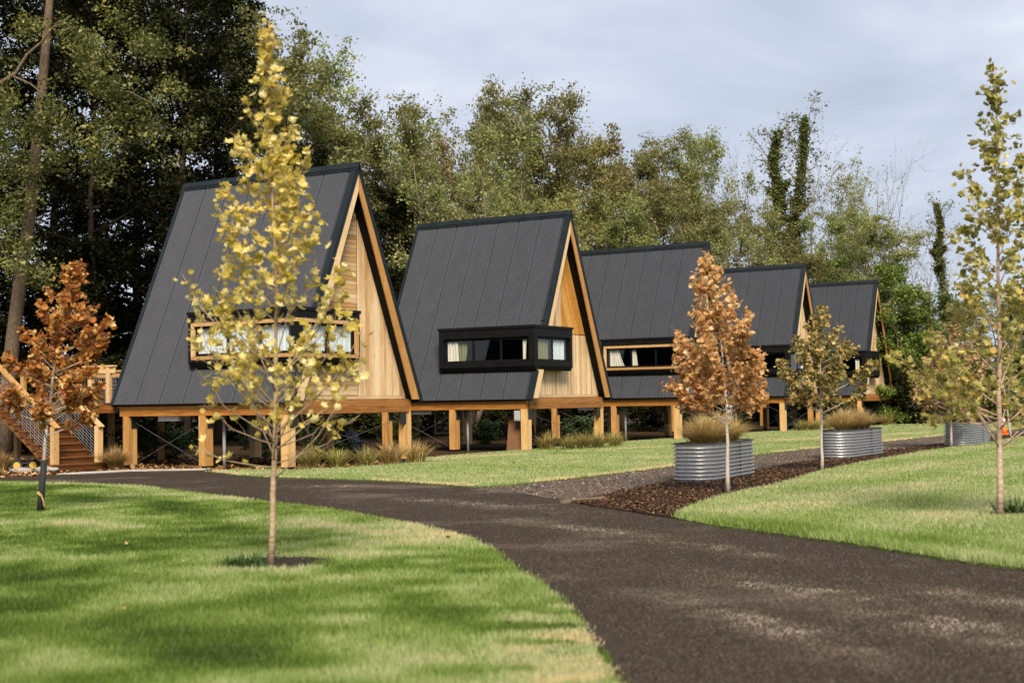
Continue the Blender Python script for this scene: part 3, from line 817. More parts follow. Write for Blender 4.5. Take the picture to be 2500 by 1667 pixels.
CABINS = [
 cabin(0, 'nearest cabin, beside the stairs, its window bay trimmed in pale wood', dict(siding=S1, wood=1,
   cur=dict(ws=[(-3.46, -2.38, CW, 0), (-2.27, -1.22, CW, 0), (-1.12, -.15, CW, 0)], wg=[(.42, 1.45, CW, 0), (1.62, 2.62, CW, 0)]))),
 cabin(1, 'second cabin from the stairs, with diagonal amber boards and an all black window bay', dict(siding=S2, vent=1,
   cur=dict(ws=[(-3.42, -3.0, CC, .05), (-2.98, -2.62, CO, -.08), (-.27, -.08, CC, -.05)], wg=[(.45, 1.30, CO, 0), (1.62, 2.50, CW, 0)]))),
 cabin(2, 'third and middle cabin, half hidden by the orange maple, pale wood round its window bay', dict(siding=S3, glass=G3, wood=1,
   cur=dict(ws=[(-3.40, -2.95, CC, .3), (-2.3, -2.12, CC, .12)], wg=[(.5, .9, CC, 0)]))),
 cabin(3, 'fourth cabin, between the orange maple and the green and rust maple', dict(siding=S4,
   cur=dict(ws=[(-3.4, -3.1, CC, 0)], wg=[(2.2, 2.6, CC, 0)]))),
 cabin(4, 'farthest cabin, last in the row, with wide batten boards on its gable', dict(siding=S5,
   cur=dict(ws=[(-.35, -.1, CC, 0)], wg=[(1.8, 2.2, CO, 0)]))),
]

# ---------------------------------------------------------------- stairs and deck beside the first cabin
H1 = (-6.1671, 38.6559, 0)
st = tag(empty('staircase', H1, -TH), 'brown wooden stairs with wire railings climbing to the deck left of the nearest cabin', 'stairs')
NS = 10
for k in range(NS):
    x1 = -6.12-.255*k; z = .19*(k+1)
    b = MB()
    if k == 0: b.box(x1-.31, x1+.12, -2.85, -.72, z-.05, z, .55).box(x1+.06, x1+.10, -2.8, -.77, -.03, z-.052, .4).box(x1-.31, x1+.06, -2.8, -2.76, -.03, z-.052, .3)
    else: b.box(x1-.30, x1+.03, -2.62, -1.0, z-.045, z, .6).box(x1-.03, x1, -2.6, -1.02, z-.19+.002, z-.047, .3).box(x1-.28, x1-.03, -2.6, -2.56, z-.19+.002, z-.047, .35)
    b.build('step', M['stair'], st)
for y in (-2.62, -1.0):
    b = MB(); b.box(-6.36, -6.22, y-.02, y+.09, .19, 1.24); b.box(-6.36, -6.22, y+.094, y+.18, .19, 1.235)
    b.build('newel_post', M['railing'], st)
    r = MB().bar((-6.16, y+.08, 1.20), (-8.75, y+.08, 3.10), .20, .05).build('handrail', M['railing'], st)
    m = MB(); t0 = Vector((-6.36, y+.08, .30)); t1 = Vector((-8.7, y+.08, 2.02))
    for k in range(9):
        o = Vector((0, 0, .095*k)); m.tube([t0+o, t1+o], .0065, 4)
    for k in range(14):
        q = t0.lerp(t1, (k+.5)/14); m.tube([q, q+Vector((0, 0, .78))], .0055, 4)
    m.build('wire_panel', M['steel'], st)
    MB().bar((-6.4, y+.08, .10), (-8.7, y+.08, 1.78), .04, .24).build('stringer', M['stair'], st)
dk = tag(empty('deck', H1, -TH), 'raised timber deck with a wire mesh railing behind the rust red maple', 'deck')
MB().box(-13.5, -6.62, .06, 4.5, 1.86, 1.9).box(-13.5, -8.62, -2.9, .055, 1.86, 1.9).build('floor', M['stair'], dk)
for a in ((-13.5, -6.62, .0, .05, 1.6, 1.855), (-8.66, -8.62, -2.9, -.005, 1.6, 1.855), (-13.5, -8.67, -2.95, -2.9, 1.6, 1.9)):
    MB().box(*a).build('edge_beam', M['beam_x'], dk)
for x, y in ((-6.85, 0), (-7.6, 0), (-8.66, -.1), (-10.6, 0), (-12.6, 0), (-8.66, -2.9), (-10.6, -2.92), (-12.6, -2.92)):
    MB().box(x-.14, x, y+.005, y+.13, 1.9, 3.02).build('rail_post', M['railing'], dk)
for x, y in ((-8.7, 0.1), (-8.7, -2.85), (-11, -2.85), (-11, .1), (-8.7, 4), (-11, 4), (-13, -2.85)):
    MB().box(x-.16, x, y, y+.16, -.03, 1.6).build('post', M['post'], dk)
def rail(a, b):
    a = Vector(a); b = Vector(b)
    MB().bar(a+Vector((0, 0, 1.10)), b+Vector((0, 0, 1.10)), .16, .05).build('top_rail', M['railing'], dk)
    MB().bar(a+Vector((0, 0, .97)), b+Vector((0, 0, .97)), .05, .16).build('rail', M['railing'], dk)
    m = MB(); L = (b-a).length
    for k in range(8): m.tube([a+Vector((0, 0, .06+.115*k)), b+Vector((0, 0, .06+.115*k))], .006, 4)
    for k in range(int(L/.115)):
        q = a.lerp(b, k*.115/L); m.tube([q+Vector((0, 0, .03)), q+Vector((0, 0, .88))], .006, 4)
    m.build('wire_panel', M['steel'], dk)
rail((-6.66, .07, 1.9), (-8.7, .07, 1.9)); rail((-8.72, -2.85, 1.9), (-13.4, -2.85, 1.9)); rail((-6.7, 4.4, 1.9), (-13.4, 4.4, 1.9))

def loc1(x, y, z=0.0, i=0):
    u = Vector((math.sin(TH), math.cos(TH), 0)); n = Vector((math.cos(TH), -math.sin(TH), 0))
    return Vector(H1)+u*(12.8982*i+y)+n*(.0424*i+x)+Vector((0, 0, z))

# ---------------------------------------------------------------- small things round the cabins
def rock(name, c, s, seed, label):
    rg = random.Random(seed); mb = MB(); vs = []; n, m = 12, 7
    for j in range(m):
        th = math.pi*j/(m-1)
        for k in range(n):
            a = 2*math.pi*k/n; q = 1+.28*(rg.random()-.5)
            vs.append((c[0]+s[0]*q*math.sin(th)*math.cos(a), c[1]+s[1]*q*math.sin(th)*math.sin(a), max(-.03, s[2]*(.35+q*.65*math.cos(th)))))
    fs = [(j*n+k, j*n+(k+1) % n, (j+1)*n+(k+1) % n, (j+1)*n+k)[::-1] for j in range(m-1) for k in range(n)]
    o = mb.add(vs, fs).build(name, M['rock'], None, True)
    return tag(o, label, 'boulder')
rock('boulder', (-13.72, 39.5), (.34, .25, .13), 3, 'flat pale boulder nearest the yellow wheeled hand cart')
rock('boulder', (-12.98, 39.4), (.36, .26, .16), 5, 'rounded pale boulder at the foot of the stairs behind the black tree guard')
ct = tag(empty('hand_cart', (-14.05, 40.7, -.03), .35), 'small black hand cart with yellow wheel hubs by the stairs', 'cart')
for sx in (-.22, .22):
    wh = MB().tube([(sx-.05, 0, .17), (sx+.05, 0, .17)], .165, 20).build('wheel', M['rubber'], ct)
    wh.rotation_euler = (0, 0, 0)
    MB().tube([(sx-.07, 0, .17), (sx+.07, 0, .17)], .10, 16).build('hub', M['yellow'], wh)
# wheels face the camera: axle along the cart's y axis
for w_ in [c for c in ct.children]:
    for o in [w_]+list(w_.children):
        me = o.data
        sx = -.22 if np.mean([v.co.x for v in me.vertices]) < 0 else .22
        for v in me.vertices:
            dx = v.co.x-sx; v.co.x = sx+v.co.y; v.co.y = dx
        for v in me.vertices: pass
MB().box(-.14, .14, -.02, .34, .22, .26).box(-.14, -.11, -.02, .02, .26, .42).box(.11, .14, -.02, .02, .26, .42).build('tray', M['bracket'], ct)
MB().tube([(.12, 0, .24), (.34, .0, .42), (.42, .0, .52), (.16, 0, .58)], .018, 6).build('handle', M['yellow'], ct)

pl = MB().hexa([(-.3, 0, 0), (.35, 0, 0), (.35, .03, 0), (-.3, .03, 0), (-.36, .42, 1.25), (.29, .42, 1.25), (.29, .45, 1.25), (-.36, .45, 1.25)]).build('plywood_sheet', M['plywood'])
pl.location = loc1(-.62, .15, -.02, 1); pl.rotation_euler = (0, 0, -TH+.15)
tag(pl, 'brown plywood sheet leaning behind the corner post of the second cabin', 'plywood sheet')
bx = MB().box(-.12, .12, -.06, .06, 0, .36).box(-.10, .10, -.075, -.06, .03, .33).build('electrical_box', M['pipe'])
bx.location = loc1(-.42, .1, 1.08, 1); bx.rotation_euler = (0, 0, -TH)
tag(bx, 'small grey electrical box under the floor beam beside the second cabin corner post', 'electrical box')
def sash(loc, rz, label):
    r = tag(empty('window_sash', loc, rz), label, 'window sash')
    MB().box(-.55, .55, -.03, .03, 0, .07).box(-.55, .55, -.03, .03, .83, .9).box(-.55, -.48, -.03, .03, .07, .83).box(.48, .55, -.03, .03, .07, .83).box(-.03, .03, -.025, .025, .07, .83).build('frame', M['whiteframe'], r)
    m = MB()
    for k in range(1, 4):
        m.box(-.48, .48, -.008, .008, .07+.19*k-.008, .07+.19*k+.008)
    for s in (-.39, -.3, -.21, -.12, .12, .21, .3, .39): m.box(s-.007, s+.007, -.007, .007, .07, .83)
    m.build('lattice', M['whiteframe'], r)
sash(loc1(-5.3, 5.2, .62, 0), -TH+.5, 'white lattice window sash hanging in the dark under the nearest cabin')
sash(loc1(-5.2, 2.9, .55, 1), -TH+.55, 'white lattice window sash in the dark under the second cabin')
sash(loc1(-5.0, 3.1, .55, 2), -TH+.5, 'white lattice window sash in the dark under the third cabin')
bin_ = tag(empty('stub_post', loc1(-5.2, 4.3, -.03, 2), -TH), 'orange and black stub post standing under the third cabin', 'stub post')
MB().box(-.14, .02, -.1, .1, 0, .75).build('body', M['cone'], bin_); MB().box(.021, .2, -.1, .1, 0, .73).box(-.15, .21, -.11, .11, .751, .8).build('cover', M['bracket'], bin_)

def chair(loc, rz, label):
    r = tag(empty('garden_chair', loc, rz), label, 'garden chair', 'dark garden chairs under the cabins')
    for s in (-.28, .28):
        MB().bar((s, -.42, .0), (s, -.42, .52), .04, .09).build('leg', M['chair'], r)
        MB().bar((s, -.45, .34), (s, .45, .02), .04, .12).build('leg', M['chair'], r)
        MB().box(s-.07, s+.07, -.50, .32, .52, .55).build('armrest', M['chair'], r)
    m = MB()
    for k in range(5):
        t = k/5; m.bar((-.27, -.42+.62*t, .37-.20*t), (.27, -.42+.62*t, .37-.20*t), .11, .025)
    m.build('seat', M['chair'], r)
    m = MB()
    for k in range(5):
        x = -.22+.11*k; h = .98-.05*abs(k-2); m.bar((x, .18, .16), (x*1.15, .52, h), .095, .022)
    m.build('backrest', M['chair'], r)
    return r
chair(loc1(-2.2, 3.0, -.03, 1), 2.2, 'dark garden chair seen edge on among the sedge under the second cabin')
chair(loc1(-2.4, 4.4, -.03, 1), .3, 'dark garden chair facing out beneath the gable of the second cabin')
chair(loc1(-2.6, 6.9, -.03, 0), 1.0, 'dark garden chair behind the straw coloured grass between the first two cabins')
chair(loc1(-.9, 2.6, -.03, 3), .6, 'dark garden chair under the fourth cabin beside its front post')
tag(MB().box(-.6, .45, -.05, .04, 0, .055).build('edging_timber', M['timber']), 'weathered edging timber lying at the tip of the mulch bed', 'timber')
e_ = bpy.data.objects['edging_timber']; e_.location = (1.25, 24.75, .0); e_.rotation_euler = (0, 0, .75)

# ---------------------------------------------------------------- planters and cone
def planter(c0, c1, r, h, label):
    c0 = Vector((*c0, 0)); c1 = Vector((*c1, 0)); mid = (c0+c1)/2; d = c1-c0; L = d.length; a = math.atan2(d.y, d.x)
    root = tag(empty('corrugated_planter', mid, a), label, 'planter', 'galvanised planters on the mulch bed')
    nr = 120; prof = []
    for k in range(nr+1):
        z = -.02+h*k/nr; ph = (k/nr*10) % 1
        s = math.sin(ph*2*math.pi); prof.append((.034*(s+.25*math.sin(4*math.pi*ph)), z))
    def ring(off):
        P = []
        for k in range(25): t = math.pi/2+math.pi*k/24; P.append((-L/2+(r+off)*math.cos(t), (r+off)*math.sin(t)))
        for k in range(1, 10): P.append((-L/2+L*k/10, -(r+off)))
        for k in range(25): t = -math.pi/2+math.pi*k/24; P.append((L/2+(r+off)*math.cos(t), (r+off)*math.sin(t)))
        for k in range(1, 10): P.append((L/2-L*k/10, (r+off)))
        return P
    V = []; F = []
    for o, z in prof: V += [(x, y, z) for x, y in ring(o)]
    n = len(ring(0))
    for j in range(nr):
        for k in range(n): F.append((j*n+k, j*n+(k+1) % n, (j+1)*n+(k+1) % n, (j+1)*n+k))
    mb = MB().add(V, F, .5); mb.t = [random.random()]*len(F)
    mb.build('shell', M['galv'], root, True)
    # inner lining a little inside the shell, so that the wall has thickness
    Vi = [(x, y, z) for z in (h-.22, h-.02) for x, y in ring(-.035)]
    MB().add(Vi, [(k, n+k, n+(k+1) % n, (k+1) % n) for k in range(n)]).build('lining', M['galv'], root, True)
    P0, P1 = ring(.02), ring(-.036)
    rm = MB(); Vr = [(x, y, h-.015) for x, y in P0]+[(x, y, h+.012) for x, y in P0]+[(x, y, h+.012) for x, y in P1]+[(x, y, h-.015) for x, y in P1]
    rm.add(Vr, [(j*n+k, j*n+(k+1) % n, ((j+1) % 4)*n+(k+1) % n, ((j+1) % 4)*n+k) for j in range(4) for k in range(n)]).build('rim', M['galv_rim'], root)
    MB().add([(x, y, h-.12) for x, y in ring(-.03)], [tuple(range(n))]).build('soil', M['darksoil'], root)
    bs = MB()
    for x in (-L/2+.05, -.02, L/2-.1):
        for k in range(10):
            z = -.02+h*(k+.25)/10
            for sg in (-1, 1): bs.box(x-.012, x+.012, sg*(r+.024)-.008, sg*(r+.024)+.008, z-.011, z+.011)
    bs.build('bolts', M['steel'], root)
    for sg in (-1, 1): MB().box(L*.12, L*.12+.03, sg*(r+.010)-.012, sg*(r+.010)+.012, .0, h-.02).build('seam', M['galv_rim'], root)
    return root, mid, d.normalized(), h
PL = [planter((3.87, 30.05), (5.00, 32.35), .46, .81, 'galvanised planter with straw grass behind the orange maple trunk'),
      planter((9.2, 40.2), (10.62, 42.6), .46, .81, 'galvanised planter with straw grass behind the green and rust maple trunk'),
      planter((15.26, 48.5), (16.70, 51.1), .46, .81, 'galvanised planter behind the tan leaved sapling near the traffic cone'),
      planter((21.93, 60.2), (23.3, 62.6), .46, .81, 'galvanised planter cut off by the edge of the picture, right of the cone')]
cn = tag(empty('traffic_cone', (21.15, 61.0, .03)), 'orange traffic cone with two white bands on the mulch', 'traffic cone')
def cr(z): return .035+.105*(1-z/.70)
MB().box(-.19, .19, -.19, .19, 0, .04).build('base', M['cone'], cn)
MB().lathe([(cr(z), z+.04) for z in (0, .2, .45, .69)]+[(.02, .735)], 20).build('body', M['cone'], cn, True)
for a, b in ((.30, .44), (.50, .62)):
    MB().lathe([(cr(a)+.003, a+.04), (cr(b)+.003, b+.04)], 20).build('reflective_band', M['cone_white'], cn, True)

# ---------------------------------------------------------------- ornamental grasses
def tussock(seed, n, h, spread, droop, wd, mat, name='blades'):
    rg = np.random.default_rng(seed); V = []; F = []; T = []
    for k in range(n):
        a = rg.uniform(0, 2*np.pi); L = h*rg.uniform(.55, 1.15); sp = spread*rg.random()**.7
        b0 = np.array([rg.normal(0, .09), rg.normal(0, .09), 0])
        d = np.array([math.cos(a), math.sin(a)]); pr = np.array([-d[1], d[0]])*wd*rg.uniform(.6, 1.3)
        base = len(V); tw = rg.uniform(-.6, .6); pr = pr*math.cos(tw)+d*wd*math.sin(tw)
        for j in range(5):
            t = j/4; r = sp*L*(t**1.25)*(1+droop*t); z = L*(t*(1-.30*sp)-droop*.42*sp*t**3)
            p = b0+np.array([d[0]*r, d[1]*r, max(z, -.02)]); q = (1-t**2.2)*.9+.1
            V += [(p[0]-pr[0]*q, p[1]-pr[1]*q, p[2]), (p[0]+pr[0]*q, p[1]+pr[1]*q, p[2])]
        for j in range(4): F.append((base+2*j, base+2*j+1, base+2*j+3, base+2*j+2))
        T += [min(max(rg.normal(.5, .25), 0), 1)]*4
    return np_mesh(name, np.array(V), np.array(F), T, M[mat])
TS = {'straw': [tussock(20+k, 1700, 1.02, .62, 1.0, .008, 'straw') for k in range(3)],
      'sedge': [tussock(30+k, 360, .78, .62, .7, .011, 'sedge') for k in range(4)],
      'gold': [tussock(40+k, 420, .72, .6, .75, .010, 'straw') for k in range(2)],
      'ragged': [tussock(50+k, 150, .22, .8, .5, .009, 'fern_leaf') for k in range(2)]}
def tuft(kind, k, x, y, z, s, rz, label, cat='ornamental grass', group=None, name='ornamental_grass'):
    o = link(name, TS[kind][k]); o.location = (x, y, z); o.scale = (s, s, s); o.rotation_euler = (0, 0, rz)
    return tag(o, label, cat, group)
gp = 'grass tussocks growing in the planters'
wh_ = ['planter behind the orange maple', 'planter behind the green and rust maple', 'planter behind the tan leaved sapling', 'planter at the picture edge']
for i, (r_, mid, d, h) in enumerate(PL):
    for k, (s, sz, lb) in enumerate(((-.95, 1.0, 'front'), (-.1, 1.1, 'middle'), (.95, .95, 'far'))):
        p = mid+d*s
        tuft('straw', k, p.x, p.y, h-.13, sz*(.74 if i < 2 else .7), k*2+i, 'straw coloured grass tussock at the %s end of the %s' % (lb, wh_[i]) if lb != 'middle' else 'straw coloured grass tussock in the middle of the %s' % wh_[i], group=gp)
gs = 'tussocks planted along the cabins'
SED = [('sedge', 0, -5.57, 38.75, .95, 'green spiky tussock right beside the corner post of the nearest cabin'),
       ('sedge', 1, -4.82, 38.75, .85, 'small green tussock second from the corner post of the nearest cabin'),
       ('sedge', 2, -4.10, 39.3, .85, 'middle yellow green tussock of the five beside the nearest cabin'),
       ('gold', 0, -3.48, 40.2, 1.1, 'tall golden tussock fourth of the five beside the nearest cabin'),
       ('gold', 1, -2.82, 41.1, 1.05, 'straw golden tussock in front of the right hand post of the nearest cabin'),
       ('sedge', 3, 1.20, 50.3, .95, 'dark green tussock nearest the corner post of the second cabin'),
       ('sedge', 0, 1.95, 50.3, .85, 'upright green tussock second from the corner post of the second cabin'),
       ('sedge', 1, 2.5, 50.9, .95, 'yellow green tussock in the middle under the second cabin gable'),
       ('sedge', 2, 3.05, 51.6, .95, 'broad yellow tussock before the right hand post of the second cabin'),
       ('sedge', 3, 3.75, 52.4, .9, 'green tussock between the second and third cabins'),
       ('gold', 0, -14.85, 40.9, .95, 'straw tussock at the far left beside the hand cart'),
       ('straw', 1, -11.5, 40.9, .7, 'drooping straw tussock left of the first post of the nearest cabin')]
for k, a, x, y, s, lb in SED: tuft(k, a, x, y, -.03, s, x*3, lb, group=gs)
for j in range(4):
    p = loc1(.4+.2*(j % 2), 1.4+1.15*j, -.03, 3)
    tuft('sedge', j, p.x, p.y, p.z, .9, j*1.7, ['green tussock nearest the front post of the fourth cabin', 'green tussock second along the fourth cabin gable', 'yellowish tussock third along the fourth cabin gable', 'green tussock at the far end of the fourth cabin gable'][j], group=gs)
for j in range(3):
    p = loc1(.5, 3.0+1.5*j, -.03, 4)
    tuft('sedge', (j+1) % 4, p.x, p.y, p.z, 1.05, j*1.3, ['olive tussock in front of the farthest cabin gable, nearest one', 'olive tussock in the middle before the farthest cabin gable', 'yellow tussock beside the last post of the farthest cabin'][j], group=gs)
tuft('ragged', 0, 7.15, 20.35, .02, 1.3, 1, 'dark green weed tuft at the foot of the tall right hand sapling', 'weed tuft', name='weed_tuft')
tuft('ragged', 1, -2.80, 15.2, .03, .75, 0, 'small weed tuft in the bare soil left of the yellow sapling trunk', 'weed tuft', name='weed_tuft')
tuft('ragged', 0, -3.02, 15.22, .03, .7, 2, 'small weed tuft at the outer left rim of the bare soil ring', 'weed tuft', name='weed_tuft')

# ---------------------------------------------------------------- trees
MAPLE = np.array([(0, 0), (0, -.5), (.22, -.34), (.43, -.36), (.40, -.08), (.54, .20), (.31, .27), (0, .58), (-.31, .27), (-.54, .20), (-.40, -.08), (-.43, -.36), (-.22, -.34)])
MAPLE_Z = np.array([-.12]+[.03, -.02, .14, .0, .20, .02, .16, .02, .20, .0, .14, -.02])
MAPLE_F = np.array([(0, i, i % 12+1) for i in range(1, 13)])
DIAM = np.array([(0, -.55), (.34, -.05), (0, .55), (-.34, -.05)]); DIAM_Z = np.array([0, .07, 0, .07]); DIAM_F = np.array([(0, 1, 2, 3)])
def leaf_mesh(name, P, size, tint, mat, kind='diam', up=.35, rg=R, out=None):
    n = len(P); T, Z, F = (MAPLE, MAPLE_Z, MAPLE_F) if kind == 'maple' else (DIAM, DIAM_Z, DIAM_F)
    N = rg.normal(0, 1, (n, 3)); N /= np.linalg.norm(N, axis=1)[:, None]; N[:, 2] = np.abs(N[:, 2])+up
    if out is not None: N += out
    N /= np.linalg.norm(N, axis=1)[:, None]
    A = np.cross(N, rg.normal(0, 1, (n, 3))); A /= np.linalg.norm(A, axis=1)[:, None]; B = np.cross(N, A)
    s = size*(.55+.8*rg.random(n))
    V = P[:, None, :]+s[:, None, None]*(T[None, :, 0, None]*A[:, None, :]+T[None, :, 1, None]*B[:, None, :]+Z[None, :, None]*N[:, None, :])
    k = len(T)
    FF = (np.arange(n)[:, None, None]*k+F[None]).reshape(-1, F.shape[1])
    return np_mesh(name, V.reshape(-1, 3), FF, np.repeat(np.clip(tint, 0, 1), len(F)), mat)
def lerp_axis(ax, z):
    for a, b in zip(ax[:-1], ax[1:]):
        if z <= b[2] or b is ax[-1]:
            t = (z-a[2])/max(b[2]-a[2], 1e-6); return np.array(a)+(np.array(b)-np.array(a))*min(max(t, 0), 1.2)
def interp(tab, z):
    return float(np.interp(z, [p[0] for p in tab], [p[1] for p in tab]))

def sapling(name, label, seed, axis, r0, tab, nbr, zr, slope, lsize, per, mat, brk, dens=None, trunk_r=None, tintf=None, cat='young tree', extra=(), lump=.0, tipf=.34, twr=1.0):
    """young tree: axis polyline, crown silhouette tab (height,half width), branches rising with slope(z)"""
    rg = np.random.default_rng(seed)
    axis = [np.array(a, float) for a in axis]; base = axis[0].copy()
    ax = [a-base for a in axis]; H = ax[-1][2]
    root = tag(empty(name, tuple(base)), label, cat)
    tm = MB(); pts = []; rad = []
    for k in range(15):
        z = H*k/14; p = lerp_axis(ax, z); pts.append(p+np.array([rg.normal(0, .006), rg.normal(0, .006), 0])*(0 < k)); rad.append(r0*(1-.88*(k/14)**.9)+(.25*r0 if k == 0 else 0))
    tm.tube(pts, rad, 10)
    LP = []; LT = []
    def leaves_along(q, s0, step):
        L = 0
        for a, b in zip(q[:-1], q[1:]):
            seg = np.linalg.norm(b-a); n = max(1, int(seg/step))
            for k in range(n):
                f = (L+seg*k/n)
                if f < s0: continue
                for _ in range(rg.poisson(per)):
                    LP.append(a+(b-a)*((k+rg.random())/n)+rg.normal(0, lsize*.6, 3)); LT.append(rg.random())
            L += seg
    br = []
    for k in range(nbr):
        zt = zr[0]+(zr[1]-zr[0])*((k+rg.random()*.8)/nbr)
        a = k*2.39996+rg.normal(0, .3)
        w_ = interp(tab, zt)*rg.uniform(.62, 1.06)*(1+lump*math.sin(3*a+zt*3.1+seed)*math.sin(zt*5.3+1.7*a))
        br.append((zt, w_, a, slope(zt)))
    br += list(extra)
    for zt, w_, a, sl_ in br:
        zs = max(zt-w_*sl_, .18*H if not extra else .15*H); s = lerp_axis(ax, zs)
        tip = lerp_axis(ax, min(zt, H))+np.array([math.cos(a)*w_, math.sin(a)*w_, 0]); tip[2] = zt
        mid = s*.5+tip*.5+np.array([math.cos(a), math.sin(a), -.35])*w_*.13
        q = [s, s*.7+mid*.3+np.array([0, 0, -.01]), mid, mid*.5+tip*.5+rg.normal(0, .03, 3)*w_, tip]
        L = sum(np.linalg.norm(b-c) for b, c in zip(q[1:], q[:-1]))
        rb = min(r0*.42, .0035+.008*L)*twr
        tm.tube(q, [rb, rb*.85, rb*.65, rb*.45, rb*.2], 5)
        leaves_along(q, L*tipf, lsize*.75)
        for j in range(int(2+L*3.2)):
            f = rg.uniform(.3, .97); i = min(int(f*4), 3); p = q[i]+(q[i+1]-q[i])*(f*4-i)
            dr = (tip-s)/max(L, .01)+rg.normal(0, .55, 3)+np.array([0, 0, .25]); dr /= np.linalg.norm(dr)
            l2 = L*rg.uniform(.12, .34)*(1.2-f*.6); e = p+dr*l2
            tm.tube([p, (p+e)/2+rg.normal(0, .01, 3), e], [rb*.35, rb*.25, rb*.12], 4)
            leaves_along([p, e], l2*.25, lsize*.7)
    leaves_along([lerp_axis(ax, zr[0]+(H-zr[0])*k/12) for k in range(5, 13)], 0, lsize*.5)
    tm.build('trunk', M[brk], root, True)
    P = np.array(LP); t = np.array(LT)
    if dens is not None: k = rg.random(len(P)) < dens(P); P, t = P[k], t[k]
    if tintf is not None: t = np.clip(tintf(P, t), 0, 1)
    link('crown', leaf_mesh('crown', P, lsize, t, M[mat], 'maple', .1, rg), root)
    return root

Y_TAB = [(1.3, .7), (1.7, .85), (2.2, .85), (2.7, .95), (3.1, .98), (3.5, .64), (3.9, .58), (4.3, .50), (4.6, .40), (5.0, .26), (5.4, .16), (5.9, .04)]
sapling('young_maple', 'slender yellow leaved sapling standing in a ring of bare soil before the nearest cabin', 101,
        [(-2.62, 15.25, .02), (-2.58, 15.25, 1.3), (-2.53, 15.25, 2.86), (-2.59, 15.25, 4.4), (-2.61, 15.25, 5.93)], .036, Y_TAB, 84, (1.95, 5.8),
        lambda z: 1.05+.35*z/6, .084, 3.4, 'yellow_leaf', 'bark_tan', twr=.72, dens=lambda P: np.clip(.10+(P[:, 2]-1.5)*.26, .09, 1),
        tintf=lambda P, t: t*.8+.12, extra=[(1.32, .85, 3.3, .30), (1.62, .95, -.15, .55), (1.75, .8, 3.0, .55), (1.62, .7, .5, .5), (2.15, .95, 2.9, .8), (3.17, 1.03, 3.1, 1.0), (2.5, .9, 3.3, .9), (2.05, .85, .1, .8)])
R_TAB = [(1.6, .5), (1.9, 1.1), (2.4, 1.35), (3.0, 1.15), (3.6, .75), (4.2, .62), (4.9, .62), (5.4, .46), (5.8, .26), (6.2, .14), (6.5, .04)]
sapling('young_maple', 'tall slender olive yellow sapling with patchy bark on the right lawn', 102,
        [(6.87, 20.1, .02), (6.92, 20.1, 1.8), (6.95, 20.1, 3.4), (6.99, 20.1, 5.2), (6.98, 20.1, 6.5)], .047, R_TAB, 54, (1.9, 6.35),
        lambda z: .95+.35*z/6, .096, 3.9, 'olive_leaf', 'bark_patch', twr=.75, dens=lambda P: np.clip(.38+(P[:, 2]-1.6)*.28, .25, .9),
        tintf=lambda P, t: t*.75+.34-.055*P[:, 2], extra=[(1.45, 1.15, 3.2, .10), (2.0, 1.25, 3.3, .5), (2.4, 1.4, 2.8, .7)])
t_ = sapling('young_maple', 'rust red maple with a black trunk guard at the left edge of the lawn', 103,
        [(-7.92, 23.67, .02), (-7.80, 23.67, 1.4), (-7.66, 23.67, 2.6), (-7.31, 23.67, 4.2)], .040,
        [(1.3, .70), (1.8, .86), (2.5, .88), (3.0, .78), (3.4, .56), (3.7, .36), (3.95, .20), (4.2, .06)], 46, (1.7, 4.15), lambda z: .45+.25*z/4, .088, 10.0, 'red_leaf', 'bark_pale', lump=.42, tipf=.5)
MB().tube([(0, 0, -.02), (.035, 0, .45), (.075, 0, .88)], [.058, .056, .054], 12).build('trunk_guard', M['rubber'], t_, True)
tie = MB().tube([(.0, 0, .30), (.03, 0, .33)], [.066, .066], 10); tie.tube([(.04, -.06, .31), (.09, -.09, .2), (.10, -.09, .12)], .014, 5)
tie.build('tie', M['straw'], t_)
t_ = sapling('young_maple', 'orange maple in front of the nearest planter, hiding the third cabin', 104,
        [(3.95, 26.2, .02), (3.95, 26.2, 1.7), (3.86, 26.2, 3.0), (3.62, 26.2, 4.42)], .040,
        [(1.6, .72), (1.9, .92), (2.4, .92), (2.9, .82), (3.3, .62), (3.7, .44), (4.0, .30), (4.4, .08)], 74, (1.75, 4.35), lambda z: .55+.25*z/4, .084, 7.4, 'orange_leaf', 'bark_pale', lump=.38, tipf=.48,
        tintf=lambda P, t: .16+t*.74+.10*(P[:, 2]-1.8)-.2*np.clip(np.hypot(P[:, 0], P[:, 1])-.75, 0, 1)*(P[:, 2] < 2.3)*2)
rb = tag(MB().box(-.02, .02, -.004, .004, -.26, 0, .5).box(.03, .06, -.02, -.012, -.20, .02, .5).box(-.055, .065, -.052, -.046, -.01, .03, .5).build('ribbon', M['ribbon']), 'white ribbon tied on the bare trunk of the orange maple', 'ribbon')
rb.location = (4.01, 26.19, 1.60); rb.rotation_euler = (0, .18, 0)
sapling('young_maple', 'green and rust maple beside the second planter', 105,
        [(7.29, 33.54, .02), (7.30, 33.54, 1.7), (7.33, 33.54, 3.0), (7.35, 33.54, 3.9)], .040,
        [(1.5, .55), (1.9, .78), (2.4, .96), (2.8, .86), (3.2, .64), (3.5, .42), (3.9, .08)], 52, (1.65, 3.85), lambda z: .5+.25*z/4, .080, 7.4, 'mixed_leaf', 'bark_pale', lump=.38, tipf=.45)
sapling('young_maple', 'tan and green maple beside the third planter, left of the traffic cone', 106,
        [(14.62, 47.3, .02), (14.62, 47.3, 1.6), (14.75, 47.3, 3.0), (14.8, 47.3, 4.4)], .045,
        [(1.3, .9), (1.8, 1.45), (2.5, 1.5), (3.1, 1.25), (3.7, .75), (4.4, .1)], 60, (1.4, 4.3), lambda z: .5+.2*z/4, .125, 3.6, 'tan_leaf', 'bark_pale')
